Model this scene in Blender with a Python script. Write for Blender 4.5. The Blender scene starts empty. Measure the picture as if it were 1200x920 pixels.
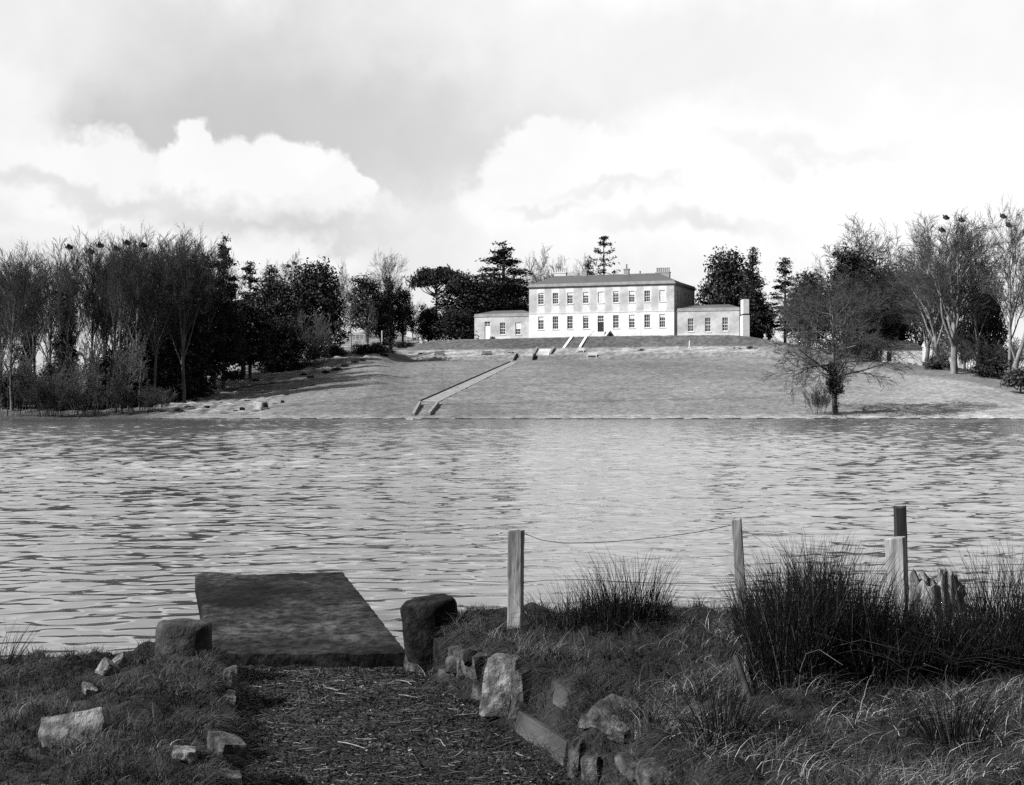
import bpy, math, random
import numpy as np
from mathutils import Vector

scene = bpy.context.scene
COL = scene.collection
R = math.radians
rng = np.random.default_rng(7)
random.seed(11)

# ------------------------------------------------------------------ camera
F, CX, HY, CZ = 1800.0, 600.0, 475.0, 2.05        # focal length and horizon of the photograph (1200 x 920), eye height over the lake
cam_d = bpy.data.cameras.new('camera')
cam = bpy.data.objects.new('camera', cam_d)
COL.objects.link(cam)
cam.location = (0, 0, CZ)
cam.rotation_euler = (R(90), 0, 0)
cam_d.sensor_fit = 'HORIZONTAL'
cam_d.sensor_width = 36
cam_d.lens = 36 * F / 1200
cam_d.shift_y = (HY - 460) / 1200
cam_d.clip_start, cam_d.clip_end = 0.1, 8000
scene.camera = cam

# ------------------------------------------------------------------ exposure
scene.view_settings.view_transform = 'Standard'
scene.view_settings.look = 'None'
scene.view_settings.gamma = 1
scene.view_settings.exposure = 1.1
scene.view_settings.use_curve_mapping = False
scene.cycles.use_denoising = False
scene.cycles.max_bounces = 6
scene.cycles.diffuse_bounces = 2
scene.cycles.glossy_bounces = 3
scene.cycles.transmission_bounces = 2
scene.cycles.pixel_filter_type = 'BLACKMAN_HARRIS'

# ------------------------------------------------------------------ sun
SUN_EL = 36
SX, SY = -0.93, -0.37
sx = SX * math.cos(R(SUN_EL)); sy = SY * math.cos(R(SUN_EL)); sz = math.sin(R(SUN_EL))
sun_d = bpy.data.lights.new('sun', 'SUN')
sun_d.energy = 4.8
sun_d.angle = R(0.5)
sun_d.color = (1.0, 0.995, 0.99)
sun = bpy.data.objects.new('sun', sun_d)
COL.objects.link(sun)
sun.location = (-60, -20, 60)
sun.rotation_euler = Vector((sx, sy, sz)).to_track_quat('Z', 'Y').to_euler()

# ------------------------------------------------------------------ sky
world = bpy.data.worlds.new('World')
scene.world = world
world.use_nodes = True
wt = world.node_tree
wt.nodes.clear()


def wn(kind, **kw):
    n = wt.nodes.new(kind)
    for k, v in kw.items():
        setattr(n, k, v)
    return n


def wmath(op, a, b=None, c=None):
    n = wn('ShaderNodeMath', operation=op)
    for i, v in enumerate((a, b, c)):
        if v is None:
            continue
        if isinstance(v, (int, float)):
            n.inputs[i].default_value = v
        else:
            wt.links.new(v, n.inputs[i])
    return n.outputs[0]


def wrange(v, a, b, c, d, kind='SMOOTHSTEP'):
    n = wn('ShaderNodeMapRange', interpolation_type=kind)
    wt.links.new(v, n.inputs[0])
    for i, x in enumerate((a, b, c, d)):
        n.inputs[1 + i].default_value = x
    return n.outputs[0]


def wmix(fac, a, b):
    n = wn('ShaderNodeMix', data_type='FLOAT')
    for i, v in ((0, fac), (2, a), (3, b)):
        if isinstance(v, (int, float)):
            n.inputs[i].default_value = v
        else:
            wt.links.new(v, n.inputs[i])
    return n.outputs[0]


tc = wn('ShaderNodeTexCoord')
sep = wn('ShaderNodeSeparateXYZ')
wt.links.new(tc.outputs['Generated'], sep.inputs[0])
az = wmath('MULTIPLY', wmath('ARCTAN2', sep.outputs[0], sep.outputs[1]), 1800.0)
el = wmath('MULTIPLY', wmath('ARCSINE', sep.outputs[2]), 1800.0)


def wnoise(scale, detail, rough, off):
    mp = wn('ShaderNodeMapping')
    mp.inputs['Location'].default_value = off
    wt.links.new(tc.outputs['Generated'], mp.inputs[0])
    n = wn('ShaderNodeTexNoise')
    n.inputs['Scale'].default_value = scale
    n.inputs['Detail'].default_value = detail
    n.inputs['Roughness'].default_value = rough
    wt.links.new(mp.outputs[0], n.inputs['Vector'])
    return n


def warped(a1, a2, a3):
    na, nb, nc = wnoise(9, 2, .5, (3, 1, 2)), wnoise(30, 3, .55, (7, 5, 1)), wnoise(80, 4, .6, (1, 9, 4))
    out = []
    for ch, base in ((0, az), (1, el)):
        v = base
        for n, am in ((na, a1), (nb, a2), (nc, a3)):
            s = wn('ShaderNodeSeparateXYZ')
            wt.links.new(n.outputs['Color'], s.inputs[0])
            v = wmath('ADD', v, wmath('MULTIPLY', wmath('SUBTRACT', s.outputs[ch], 0.5), am))
        out.append(v)
    c = wn('ShaderNodeCombineXYZ')
    wt.links.new(out[0], c.inputs[0]); wt.links.new(out[1], c.inputs[1])
    return c.outputs[0]


P_CRISP = warped(50, 62, 34)
P_SOFT = warped(150, 90, 34)
sky = wn('ShaderNodeTexSky', sky_type='NISHITA')
sky.sun_disc = False
sky.sun_elevation = R(SUN_EL)
sky.sun_rotation = math.atan2(SX, SY)
sky.air_density, sky.dust_density = 1.0, 1.5
bw = wn('ShaderNodeRGBToBW')
wt.links.new(sky.outputs[0], bw.inputs[0])
val = wmath('MULTIPLY', bw.outputs[0], 0.06)
val = wmath('MINIMUM', val, 0.5)
# thin grey veil low over the horizon, then the clouds one by one, with an added bank overhead
veil = wmath('MULTIPLY', wrange(el, 1800, 700, 0.0, 1.0), wrange(wmath('ABSOLUTE', az), 2600, 1500, 0, 1))
val = wmix(veil, val, 0.452)
CLOUDS = [  # azimuth, height above horizon, half sizes (1/1800 rad), brightness, softness, opacity, crisp
    (640, 420, 600, 700, .70, .6, .96, 0),
    (120, 420, 200, 60, .655, .8, .6, 0),
    (300, 330, 150, 40, .655, .9, .7, 0),
    (10, 462, 280, 95, .67, .8, .85, 0),
    (0, 985, 2200, 420, 1.35, .35, .95, 0),  # unseen bank above the view, added to brighten the lake's reflections
    (-610, 440, 190, 100, .66, .7, .92, 0),
    (-640, 320, 125, 110, .68, .3, .95, 1),
    (-300, 150, 700, 75, .64, .8, .9, 0),
    (-640, 240, 130, 60, .68, .5, .9, 0),
    (-480, 248, 112, 54, .69, .18, 1, 1),
    (-365, 278, 36, 48, .715, .12, 1, 1),
    (-322, 264, 70, 46, .71, .14, 1, 1),
    (-258, 252, 78, 44, .715, .14, 1, 1),
    (-203, 240, 46, 34, .70, .10, 1, 1),
    (-158, 220, 50, 22, .655, .35, .85, 1),
    (-460, 230, 170, 13, .54, .9, .85, 0),
    (-250, 210, 120, 13, .50, .9, .9, 0),
    (-360, 175, 80, 24, .68, .6, .8, 1),
    (-250, 168, 80, 16, .70, .5, .8, 1),
    (-520, 185, 160, 14, .68, .7, .7, 1),
    (55, 272, 90, 62, .70, .12, 1, 1),
    (-5, 238, 60, 34, .685, .2, .95, 1),
    (130, 215, 200, 60, .74, .6, .85, 1),
    (215, 290, 120, 60, .745, .4, .9, 1),
    (420, 240, 260, 110, .76, .6, .9, 1),
    (225, 207, 95, 13, .585, .9, .8, 0),
    (120, 252, 60, 9, .60, .9, .7, 0),
    (40, 232, 40, 8, .60, .9, .7, 0),
    (330, 300, 90, 12, .64, .9, .7, 0),
]
for (u, v, a, b, br, soft, op, crisp) in CLOUDS:
    m = wn('ShaderNodeVectorMath', operation='MULTIPLY_ADD')
    wt.links.new(P_CRISP if crisp else P_SOFT, m.inputs[0])
    m.inputs[1].default_value = (1 / a, 1 / b, 0)
    m.inputs[2].default_value = (-u / a, -v / b, 0)
    ln = wn('ShaderNodeVectorMath', operation='LENGTH')
    wt.links.new(m.outputs[0], ln.inputs[0])
    fac = wrange(ln.outputs['Value'], 1 + soft, 1 - soft, 0, op)
    val = wmix(fac, val, br)
# fine cloud mottling
mott = wnoise(16, 5, .55, (2, 2, 8))
mv = wmath('MULTIPLY', wmath('SUBTRACT', mott.outputs[0], 0.5), 0.16)
val = wmath('MULTIPLY', val, wmath('ADD', mv, 1.0))
# nothing but dull ground light below the horizon
val = wmix(wrange(el, -60, -5, 0, 1), 0.12, val)
bg = wn('ShaderNodeBackground')
val = wmath('MULTIPLY', val, 6.4)
wt.links.new(val, bg.inputs[0])
bg.inputs[1].default_value = 0.1
wo = wn('ShaderNodeOutputWorld')
wt.links.new(bg.outputs[0], wo.inputs[0])


# ------------------------------------------------------------------ helpers: points
def at(px, py, Y):
    return Vector(((px - CX) / F * Y, Y, CZ + (HY - py) / F * Y))


def zof(py, Y):
    return CZ + (HY - py) / F * Y


def sstep(a, b, x):
    t = np.clip((np.asarray(x, float) - a) / (b - a), 0, 1)
    return t * t * (3 - 2 * t)


class Fbm:
    """cheap smooth 2-D noise for heights and masks: a sum of random waves"""
    def __init__(self, seed, lo, hi, n=26):
        r = np.random.default_rng(seed)
        lam = np.exp(r.uniform(np.log(lo), np.log(hi), n))
        th = r.uniform(0, 2 * np.pi, n)
        self.k = np.stack([np.cos(th), np.sin(th)], 1) * (2 * np.pi / lam)[:, None]
        self.ph = r.uniform(0, 2 * np.pi, n)
        self.a = (lam / hi) ** .7
        self.a /= np.sqrt((self.a ** 2).sum() / 2)

    def __call__(self, x, y):
        x = np.asarray(x, float); y = np.asarray(y, float)
        o = np.zeros(np.broadcast(x, y).shape)
        for (kx, ky), p, a in zip(self.k, self.ph, self.a):
            o += a * np.sin(kx * x + ky * y + p)
        return o


# ------------------------------------------------------------------ helpers: materials (black and white photograph: greys only)
def nodes_of(m):
    m.use_nodes = True
    t = m.node_tree
    return t, t.nodes['Principled BSDF']


def mat(name, v, rough=.8, var=.25, scale=4.0, detail=5, bump=0.0, bscale=None, attr=None, stretch=(1, 1, 1), spec=.3,
        coarse=None, lo_hi=(.35, .65), coord='Object'):
    """grey principled surface: fine and coarse noise on the base colour, optional per-face 'shade' attribute and bump"""
    m = bpy.data.materials.new(name)
    t, b = nodes_of(m)
    L = t.links.new
    tcn = t.nodes.new('ShaderNodeTexCoord')
    mp = t.nodes.new('ShaderNodeMapping')
    mp.inputs['Scale'].default_value = stretch
    L(tcn.outputs[coord], mp.inputs[0])

    def noise(s, d):
        n = t.nodes.new('ShaderNodeTexNoise')
        n.inputs['Scale'].default_value = s
        n.inputs['Detail'].default_value = d
        n.inputs['Roughness'].default_value = .62
        L(mp.outputs[0], n.inputs['Vector'])
        return n.outputs[0]

    def rng_(src, a, b_, c, d):
        n = t.nodes.new('ShaderNodeMapRange')
        L(src, n.inputs[0])
        for i, x in enumerate((a, b_, c, d)):
            n.inputs[1 + i].default_value = x
        return n.outputs[0]

    def mul(a, b_):
        n = t.nodes.new('ShaderNodeMath'); n.operation = 'MULTIPLY'
        for i, x in enumerate((a, b_)):
            if isinstance(x, (int, float)):
                n.inputs[i].default_value = x
            else:
                L(x, n.inputs[i])
        return n.outputs[0]
    nf = noise(scale, detail)
    val = mul(rng_(nf, lo_hi[0], lo_hi[1], 1 - var, 1 + var), v)
    if coarse:
        val = mul(val, rng_(noise(coarse[0], 3), .35, .65, 1 - coarse[1], 1 + coarse[1]))
    if attr:
        at_ = t.nodes.new('ShaderNodeAttribute')
        at_.attribute_name = attr
        val = mul(val, at_.outputs['Fac'])
    c = t.nodes.new('ShaderNodeCombineColor')
    for i in range(3):
        L(val, c.inputs[i])
    L(c.outputs[0], b.inputs['Base Color'])
    b.inputs['Roughness'].default_value = rough
    b.inputs['Specular IOR Level'].default_value = spec
    if bump:
        bp = t.nodes.new('ShaderNodeBump')
        bp.inputs['Strength'].default_value = 1
        bp.inputs['Distance'].default_value = bump
        L(noise(bscale or scale, 6), bp.inputs['Height'])
        L(bp.outputs[0], b.inputs['Normal'])
    return m


M = {}
M['bark'] = mat('grey_bark', .08, .9, .35, .9, stretch=(1, 1, .3))
M['bark_pale'] = mat('pale_bark', .13, .9, .4, 1.2, stretch=(1, 1, .4))
M['twig'] = mat('twig_bark', .027, .9, .3, .5)
M['twig_pale'] = mat('pale_twig_bark', .062, .9, .3, .5)
M['twig_mid'] = mat('grey_twig_bark', .05, .9, .3, .5)
M['leaf'] = mat('evergreen_foliage', .018, .7, .35, .5, attr='shade', spec=.12)
M['leaf_mid'] = mat('mid_foliage', .035, .7, .35, .5, attr='shade', spec=.15)
M['ivy'] = mat('ivy_foliage', .02, .7, .35, .6, attr='shade', spec=.15)
M['stone'] = mat('rubble_stone', .045, .95, .7, 14, bump=.05, bscale=18, coarse=(5, .6), detail=9)
M['stone_pale'] = mat('pale_stone', .10, .95, .6, 14, bump=.04, bscale=18, coarse=(6, .5), detail=9)
M['stone_dark'] = mat('dark_weathered_stone', .010, .95, .6, 14, bump=.05, bscale=16, coarse=(6, .6), spec=.1, detail=9)
M['kerb'] = mat('shadow_dark_shore_stone', .05, .7, .5, 1.6)  # dark colour stands in for the undercut shadow along the bank
M['dressed'] = mat('dressed_stone', .42, .85, .12, 1.2)
M['dressed_dark'] = mat('weathered_coping', .16, .85, .3, 1.2)
M['slate'] = mat('roof_slate', .065, .6, .22, 2.5, stretch=(1, 1, 3))
M['cornice'] = mat('cornice_stone', .2, .85, .2, .8)
M['white'] = mat('white_paint', .6, .6, .06, 3)
M['blind'] = mat('white_blind', .5, .7, .06, 2)
M['glass'] = mat('window_glass', .02, .12, .4, 1.5, spec=.5)
M['dark'] = mat('dark_opening', .012, .8, .3, 2)
M['wood'] = mat('weathered_post_wood', .15, .9, .6, 16, bump=.012, bscale=22, stretch=(1, 1, .09), coarse=(2.2, .3))
M['wood_pale'] = mat('bleached_post_wood', .26, .9, .55, 14, bump=.012, bscale=20, stretch=(1, 1, .09), coarse=(2.2, .28))
M['wood_dark'] = mat('tarred_post_wood', .012, .8, .5, 18, bump=.005, stretch=(1, 1, .1))
M['wood_board'] = mat('grey_board', .04, .85, .35, 14, bump=.004, stretch=(.12, 1, 1), coarse=(3, .3))
M['stump'] = mat('bleached_stump_wood', .13, .85, .55, 20, bump=.02, bscale=26, stretch=(1, 1, .2), coarse=(5, .6))
M['wire'] = mat('rusty_wire', .05, .7, .3, 30)
M['grass'] = mat('bank_grass', .023, .75, .2, 3, attr='shade', spec=.15)
M['rush'] = mat('dark_rush', .006, .7, .3, 4, attr='shade', spec=.1)
M['litter'] = mat('leaf_litter', .0085, .75, .3, 20, attr='shade', spec=.35)
M['twig_dead'] = mat('dead_pale_twig', .13, .8, .3, 30)
M['soil'] = mat('bank_soil', .009, .9, .5, 14, bump=.03, coarse=(1.5, .3))
M['mulch'] = mat('path_mulch', .004, .9, .6, 30, bump=.02, coarse=(2.5, .4))
M['bush'] = mat('bush_foliage', .035, .75, .35, 1, attr='shade', spec=.15)


# ------------------------------------------------------------------ helpers: objects
def mesh_np(name, V, Fc, m, shade=None, smooth=False, parent=None, link=True):
    me = bpy.data.meshes.new(name)
    V = np.asarray(V, np.float32)
    Fc = np.asarray(Fc, np.int32)
    k = Fc.shape[1]
    me.vertices.add(len(V)); me.vertices.foreach_set('co', V.ravel())
    me.loops.add(Fc.size); me.loops.foreach_set('vertex_index', Fc.ravel())
    me.polygons.add(len(Fc))
    me.polygons.foreach_set('loop_start', np.arange(0, Fc.size, k, dtype=np.int32))
    me.polygons.foreach_set('loop_total', np.full(len(Fc), k, np.int32))
    if smooth:
        me.polygons.foreach_set('use_smooth', np.ones(len(Fc), bool))
    me.update(calc_edges=True)
    if shade is not None:
        a = me.attributes.new('shade', 'FLOAT', 'POINT')
        a.data.foreach_set('value', np.asarray(shade, np.float32))
    me.materials.append(m)
    o = bpy.data.objects.new(name, me)
    if link:
        COL.objects.link(o)
    if parent:
        o.parent = parent
    return o


def tag(o, label=None, cat=None, group=None, kind=None):
    if label: o['label'] = label
    if cat: o['category'] = cat
    if group: o['group'] = group
    if kind: o['kind'] = kind
    return o


def empty(name, loc=(0, 0, 0), rz=0.0, link=True):
    o = bpy.data.objects.new(name, None)
    o.location = loc
    o.rotation_euler = (0, 0, rz)
    o.empty_display_size = .3
    if link:
        COL.objects.link(o)
    return o


class MB:
    """collects boxes, quads and prisms into one mesh"""
    def __init__(self):
        self.v, self.f = [], []

    def quad(self, a, b, c, d):
        n = len(self.v)
        self.v += [tuple(a), tuple(b), tuple(c), tuple(d)]
        self.f.append((n, n + 1, n + 2, n + 3))

    def box(self, x0, x1, y0, y1, z0, z1):
        n = len(self.v)
        self.v += [(x0, y0, z0), (x1, y0, z0), (x1, y1, z0), (x0, y1, z0), (x0, y0, z1), (x1, y0, z1), (x1, y1, z1), (x0, y1, z1)]
        self.f += [tuple(n + i for i in q) for q in ((0, 3, 2, 1), (4, 5, 6, 7), (0, 1, 5, 4), (1, 2, 6, 5), (2, 3, 7, 6), (3, 0, 4, 7))]
        return self

    def hexa(self, pts):
        n = len(self.v)
        self.v += [tuple(p) for p in pts]
        self.f += [tuple(n + i for i in q) for q in ((0, 3, 2, 1), (4, 5, 6, 7), (0, 1, 5, 4), (1, 2, 6, 5), (2, 3, 7, 6), (3, 0, 4, 7))]
        return self

    def lathe(self, prof, k=10, c=(0, 0)):
        n = len(self.v)
        for (r, z) in prof:
            for i in range(k):
                a = 2 * math.pi * i / k
                self.v.append((c[0] + r * math.cos(a), c[1] + r * math.sin(a), z))
        for j in range(len(prof) - 1):
            for i in range(k):
                self.f.append((n + j * k + i, n + j * k + (i + 1) % k, n + (j + 1) * k + (i + 1) % k, n + (j + 1) * k + i))
        return self

    def build(self, name, m, parent=None, bevel=0, smooth=False):
        me = bpy.data.meshes.new(name)
        me.from_pydata(self.v, [], self.f)
        me.materials.append(m)
        if smooth:
            me.polygons.foreach_set('use_smooth', [True] * len(me.polygons))
        me.update()
        o = bpy.data.objects.new(name, me)
        COL.objects.link(o)
        if parent: o.parent = parent
        if bevel:
            b = o.modifiers.new('bevel', 'BEVEL'); b.width = bevel; b.segments = 2; b.limit_method = 'ANGLE'
        return o


def tubes(segs, k=3):
    """segs (N,8): p0, p1, r0, r1 -> vertices and quads of tapered prisms"""
    S = np.asarray(segs, float)
    p0, p1, r0, r1 = S[:, :3], S[:, 3:6], S[:, 6], S[:, 7]
    d = p1 - p0
    d /= np.linalg.norm(d, axis=1, keepdims=True) + 1e-9
    ref = np.where(np.abs(d[:, 2:3]) > .9, np.array([[1., 0, 0]]), np.array([[0, 0, 1.]]))
    u = np.cross(d, ref); u /= np.linalg.norm(u, axis=1, keepdims=True) + 1e-9
    w = np.cross(d, u)
    ang = np.arange(k) * 2 * np.pi / k
    ring = u[:, None, :] * np.cos(ang)[None, :, None] + w[:, None, :] * np.sin(ang)[None, :, None]
    A = p0[:, None, :] + ring * r0[:, None, None]
    B = p1[:, None, :] + ring * r1[:, None, None]
    V = np.concatenate([A, B], 1).reshape(-1, 3)
    i = np.arange(k); j = (i + 1) % k
    base = (np.arange(len(S)) * 2 * k)[:, None]
    Fq = np.stack([base + i, base + j, base + k + j, base + k + i], 2).reshape(-1, 4)
    return V, Fq


def leaf_quads(C, size, r, flat=0.0, wide=.5):
    """little random diamond leaves round the centres C (N,3)"""
    n = len(C)
    d = r.normal(size=(n, 3)); d[:, 2] *= (1 - flat)
    d /= np.linalg.norm(d, axis=1, keepdims=True)
    e = r.normal(size=(n, 3)); e[:, 2] *= (1 - flat)
    e -= d * (e * d).sum(1, keepdims=True)
    e /= np.linalg.norm(e, axis=1, keepdims=True) + 1e-9
    s = size * r.uniform(.5, 1.3, (n, 1))
    V = np.stack([C - d * s, C + e * s * wide, C + d * s, C - e * s * wide], 1).reshape(-1, 3)
    Fq = np.arange(4 * n).reshape(-1, 4)
    sh = np.repeat(r.uniform(.65, 1.4, n), 4)
    return V, Fq, sh


# ------------------------------------------------------------------ the far bank, hill and terraces: one sheet
pR = np.array([190 / F * 353, 353.0]); pL = np.array([20 / F * 365, 365.0])     # front corners of the main block
W_MAIN = float(np.linalg.norm(pR - pL))
ux, uy = (pR - pL) / W_MAIN
ANG = math.atan2(-uy, ux)                                                      # right end nearer by this angle
SA, CA = math.sin(ANG), math.cos(ANG)


def yline(t, px):
    """distance at which the ray px crosses the line t metres in front of the house front"""
    k = (px - CX) / F
    return (pR[0] * SA + pR[1] * CA - t) / (k * SA + CA)


def hrow(px, pys):
    Y = [yline(t, px) for t in (20, 18, 12, 6, 0, -70)] + [900]
    return [(226, 490.2)] + list(zip(Y, pys))


TAB = {
    -900: [(226, 490.2), (240, 487), (250, 484), (265, 478), (300, 470), (340, 466), (420, 462), (900, 468)],
    0: [(226, 490.2), (240, 487), (250, 484), (265, 478), (300, 470), (340, 466), (420, 462), (900, 468)],
    130: [(226, 490.2), (242, 486), (252, 481), (268, 474), (300, 464), (340, 460), (420, 456), (900, 466)],
    200: [(226, 490.2), (245, 480), (255, 474), (270, 467), (300, 457), (340, 450), (420, 446), (900, 462)],
    300: [(226, 490.2), (270, 463), (285, 453), (300, 443), (320, 433), (345, 425), (420, 415), (900, 448)],
    400: [(226, 490.2), (300, 436), (320, 426), (340, 416), (360, 406), (380, 399), (430, 390), (900, 425)],
    450: [(226, 490.2), (318, 424), (335, 418), (350, 411), (365, 406), (385, 400), (432, 390), (900, 422)],
    470: hrow(470, (422, 418, 412, 407.5, 405, 392, 420)),
    492: hrow(492, (422, 418, 411, 401.5, 401, 398, 420)),
    515: hrow(515, (422, 418, 410.5, 398.5, 399.5, 404, 420)),
    556: hrow(556, (423, 417.5, 410, 397.5, 399, 408, 420)),
    620: hrow(620, (422, 417, 409, 396, 397.5, 408, 420)),
    700: hrow(700, (421, 415, 408, 394, 395.5, 408, 420)),
    800: hrow(800, (419.5, 413, 406.5, 392.8, 394.2, 408, 420)),
    866: hrow(866, (418, 412, 406.5, 392.5, 393.8, 408, 420)),
    885: hrow(885, (418, 412, 406.5, 395.5, 396, 408, 420)),
    920: hrow(920, (418, 412, 407, 402, 402, 408, 425)),
    1000: [(226, 490.2), (315, 434), (325, 427), (335, 422), (345, 418), (355, 414), (420, 410), (900, 430)],
    1060: [(226, 490.2), (298, 442), (308, 436), (318, 431), (333, 427), (350, 424), (420, 420), (900, 440)],
    1140: [(226, 490.2), (266, 456), (276, 450), (286, 445), (300, 439), (330, 436), (400, 434), (900, 450)],
    1200: [(226, 490.2), (256, 469), (264, 463), (272, 457), (286, 450), (315, 447), (400, 445), (900, 455)],
    2100: [(226, 490.2), (256, 469), (264, 463), (272, 457), (286, 450), (315, 447), (400, 445), (900, 455)],
}
tk = sorted(TAB)
PXS = np.arange(-900, 2101, 4.0)
TY = np.stack([np.interp(PXS, tk, [TAB[k][i][0] for k in tk]) for i in range(8)], 1)
TZ = np.stack([np.interp(PXS, tk, [zof(TAB[k][i][1], TAB[k][i][0]) for k in tk]) for i in range(8)], 1)
ker = np.exp(-.5 * (np.arange(-6, 7) / 2.5) ** 2); ker /= ker.sum()
for A in (TY, TZ):
    for i in range(8):
        pad = np.pad(A[:, i], 6, mode='edge')
        A[:, i] = np.convolve(pad, ker, 'valid')
tuss = Fbm(5, .8, 5, 30)
roll = Fbm(6, 8, 60, 16)


def rough_mask(px, py):
    """rough tussocky grass left of the mown lawn (a curve from the terrace end down to the shore)"""
    edge = np.interp(py, [400, 413, 420, 428, 440, 455, 470, 490], [475, 462, 432, 400, 362, 330, 322, 300])
    return 1 - sstep(-14, 14, px - edge)


def far_ground(x, y):
    """height of the far bank under the point x, y"""
    x = np.atleast_1d(np.asarray(x, float)); y = np.atleast_1d(np.asarray(y, float))
    px = np.clip(CX + F * x / y, PXS[0], PXS[-1] - .01)
    fi = (px - PXS[0]) / 4.0
    i0 = np.minimum(fi.astype(int), len(PXS) - 2); w = fi - i0
    Yr = TY[i0] * (1 - w)[:, None] + TY[i0 + 1] * w[:, None]
    Zr = TZ[i0] * (1 - w)[:, None] + TZ[i0 + 1] * w[:, None]
    z = np.empty_like(y)
    z[:] = Zr[:, 0]
    for k in range(7):
        s = (y >= Yr[:, k])
        t = np.clip((y - Yr[:, k]) / (Yr[:, k + 1] - Yr[:, k]), 0, 1)
        z = np.where(s, Zr[:, k] * (1 - t) + Zr[:, k + 1] * t, z)
    # lawn slightly convex
    t = np.clip((y - Yr[:, 0]) / (Yr[:, 1] - Yr[:, 0]), 0, 1)
    z = z + .9 * np.sin(np.pi * t) * (Yr[:, 1] - Yr[:, 0]) / 110 * (t < 1)
    below = np.clip(226 - y, 0, 4)
    return z - below * .6


def fg(x, y):
    return float(far_ground(x, y)[0])


ys = np.concatenate([np.linspace(223.5, 226, 5), np.linspace(226.4, 390, 330), np.linspace(391, 470, 60), np.geomspace(475, 5000, 40)])
pxs = np.concatenate([np.linspace(-1800, -900, 30)[:-1], np.arange(-900, -40, 12), np.arange(-40, 1240, 3.0), np.arange(1240, 2100, 12), np.linspace(2100, 3000, 30)])
PX, YY = np.meshgrid(pxs, ys)
XX = (PX - CX) / F * YY
ZZ = far_ground(XX.ravel(), YY.ravel()).reshape(XX.shape)
PYc = HY - (ZZ - CZ) * F / YY
RM = rough_mask(PX, PYc) * sstep(228, 236, YY) * (YY < 480) * (1 - sstep(880, 1000, PX))
tn = tuss(XX, YY)
ZZ = ZZ + RM * (.11 * tn + .12 * np.clip(roll(XX, YY), -1, 1.5)) + (1 - RM) * .03 * tn * (YY > 227)
ZZ = np.where(YY > 900, ZZ - (YY - 900) * .004, ZZ)
# colour of the sward, some slope light included: rough grass paler and patchy, gravel strip on the terrace, dry strip by the shore
sw = 1.0 + .10 * roll(XX * .9, YY * .5) * (1 - RM)
sw = sw * (1 + RM * (.02 + .38 * np.clip(tn, -1.7, 1.8)))
k_ = (PX - CX) / F
TT = (pR[0] * SA + pR[1] * CA) - YY * (k_ * SA + CA)                            # metres in front of the house front
pxp = np.interp(PYc, [418, 421, 471, 486], [606, 600, 493, 484])
sw = sw * (1 - .13 * (1 - sstep(-2, 2, PX - pxp)) * (PX > 320) * (TT > 20) * (1 - RM))
dit = np.abs(PYc - np.interp(PX, [196, 240, 290, 335, 360], [469, 461, 454, 447.5, 445]))
sw = sw * (1 - .7 * (1 - sstep(.6, 2.0, dit)) * (PX > 196) * (PX < 352) * (YY < 480))
dit = np.abs(PYc - np.interp(PX, [300, 370, 480, 560], [478, 472, 462, 459]))
sw = sw * (1 - .25 * (1 - sstep(.3, 1.2, dit)) * (PX > 300) * (PX < 500) * (YY < 480))
terr = sstep(11.6, 12.3, TT) * (1 - sstep(17.6, 18.2, TT)) * sstep(462, 475, PX) * (1 - sstep(875, 905, PX))
sw = sw * (1 + terr * (.55 + .35 * np.clip(tuss(XX * .7, YY), -1, 1)))
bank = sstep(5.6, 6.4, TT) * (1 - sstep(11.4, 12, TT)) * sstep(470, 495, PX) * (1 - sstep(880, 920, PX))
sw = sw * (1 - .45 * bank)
sw = sw * (1 + .7 * (sstep(860, 1120, PX)) * (1 - sstep(300, 330, YY)))  # right slope painted paler: dry grass together with its stronger sunlight
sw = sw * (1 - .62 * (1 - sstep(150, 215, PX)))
sw = sw * (1 - .4 * sstep(1010, 1040, PX) * sstep(298, 306, YY + (PX - 1060) * .28))
shore = (1 - sstep(227, 231.5, YY))
sw = sw * (1 + shore * (.5 + .25 * np.clip(tuss(XX, YY * 2), -1, 1)) * sstep(180, 420, PX))
trk = np.abs(YY - (244 + .012 * np.abs(XX - 10) + 5 * np.sin(XX * .02)))           # a faint trodden line across the lawn
sw = sw * (1 - .22 * (1 - sstep(.4, 1.4, trk)) * (PX > 330) * (PX < 900))
nr, ncol = XX.shape
idx = np.arange(nr * ncol).reshape(nr, ncol)
FQ = np.stack([idx[:-1, :-1], idx[:-1, 1:], idx[1:, 1:], idx[1:, :-1]], -1).reshape(-1, 4)
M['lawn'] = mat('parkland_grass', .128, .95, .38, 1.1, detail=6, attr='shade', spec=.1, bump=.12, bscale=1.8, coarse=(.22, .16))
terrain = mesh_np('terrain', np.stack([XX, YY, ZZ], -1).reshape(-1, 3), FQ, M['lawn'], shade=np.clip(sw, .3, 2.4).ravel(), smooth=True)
tag(terrain, kind='structure')

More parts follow.
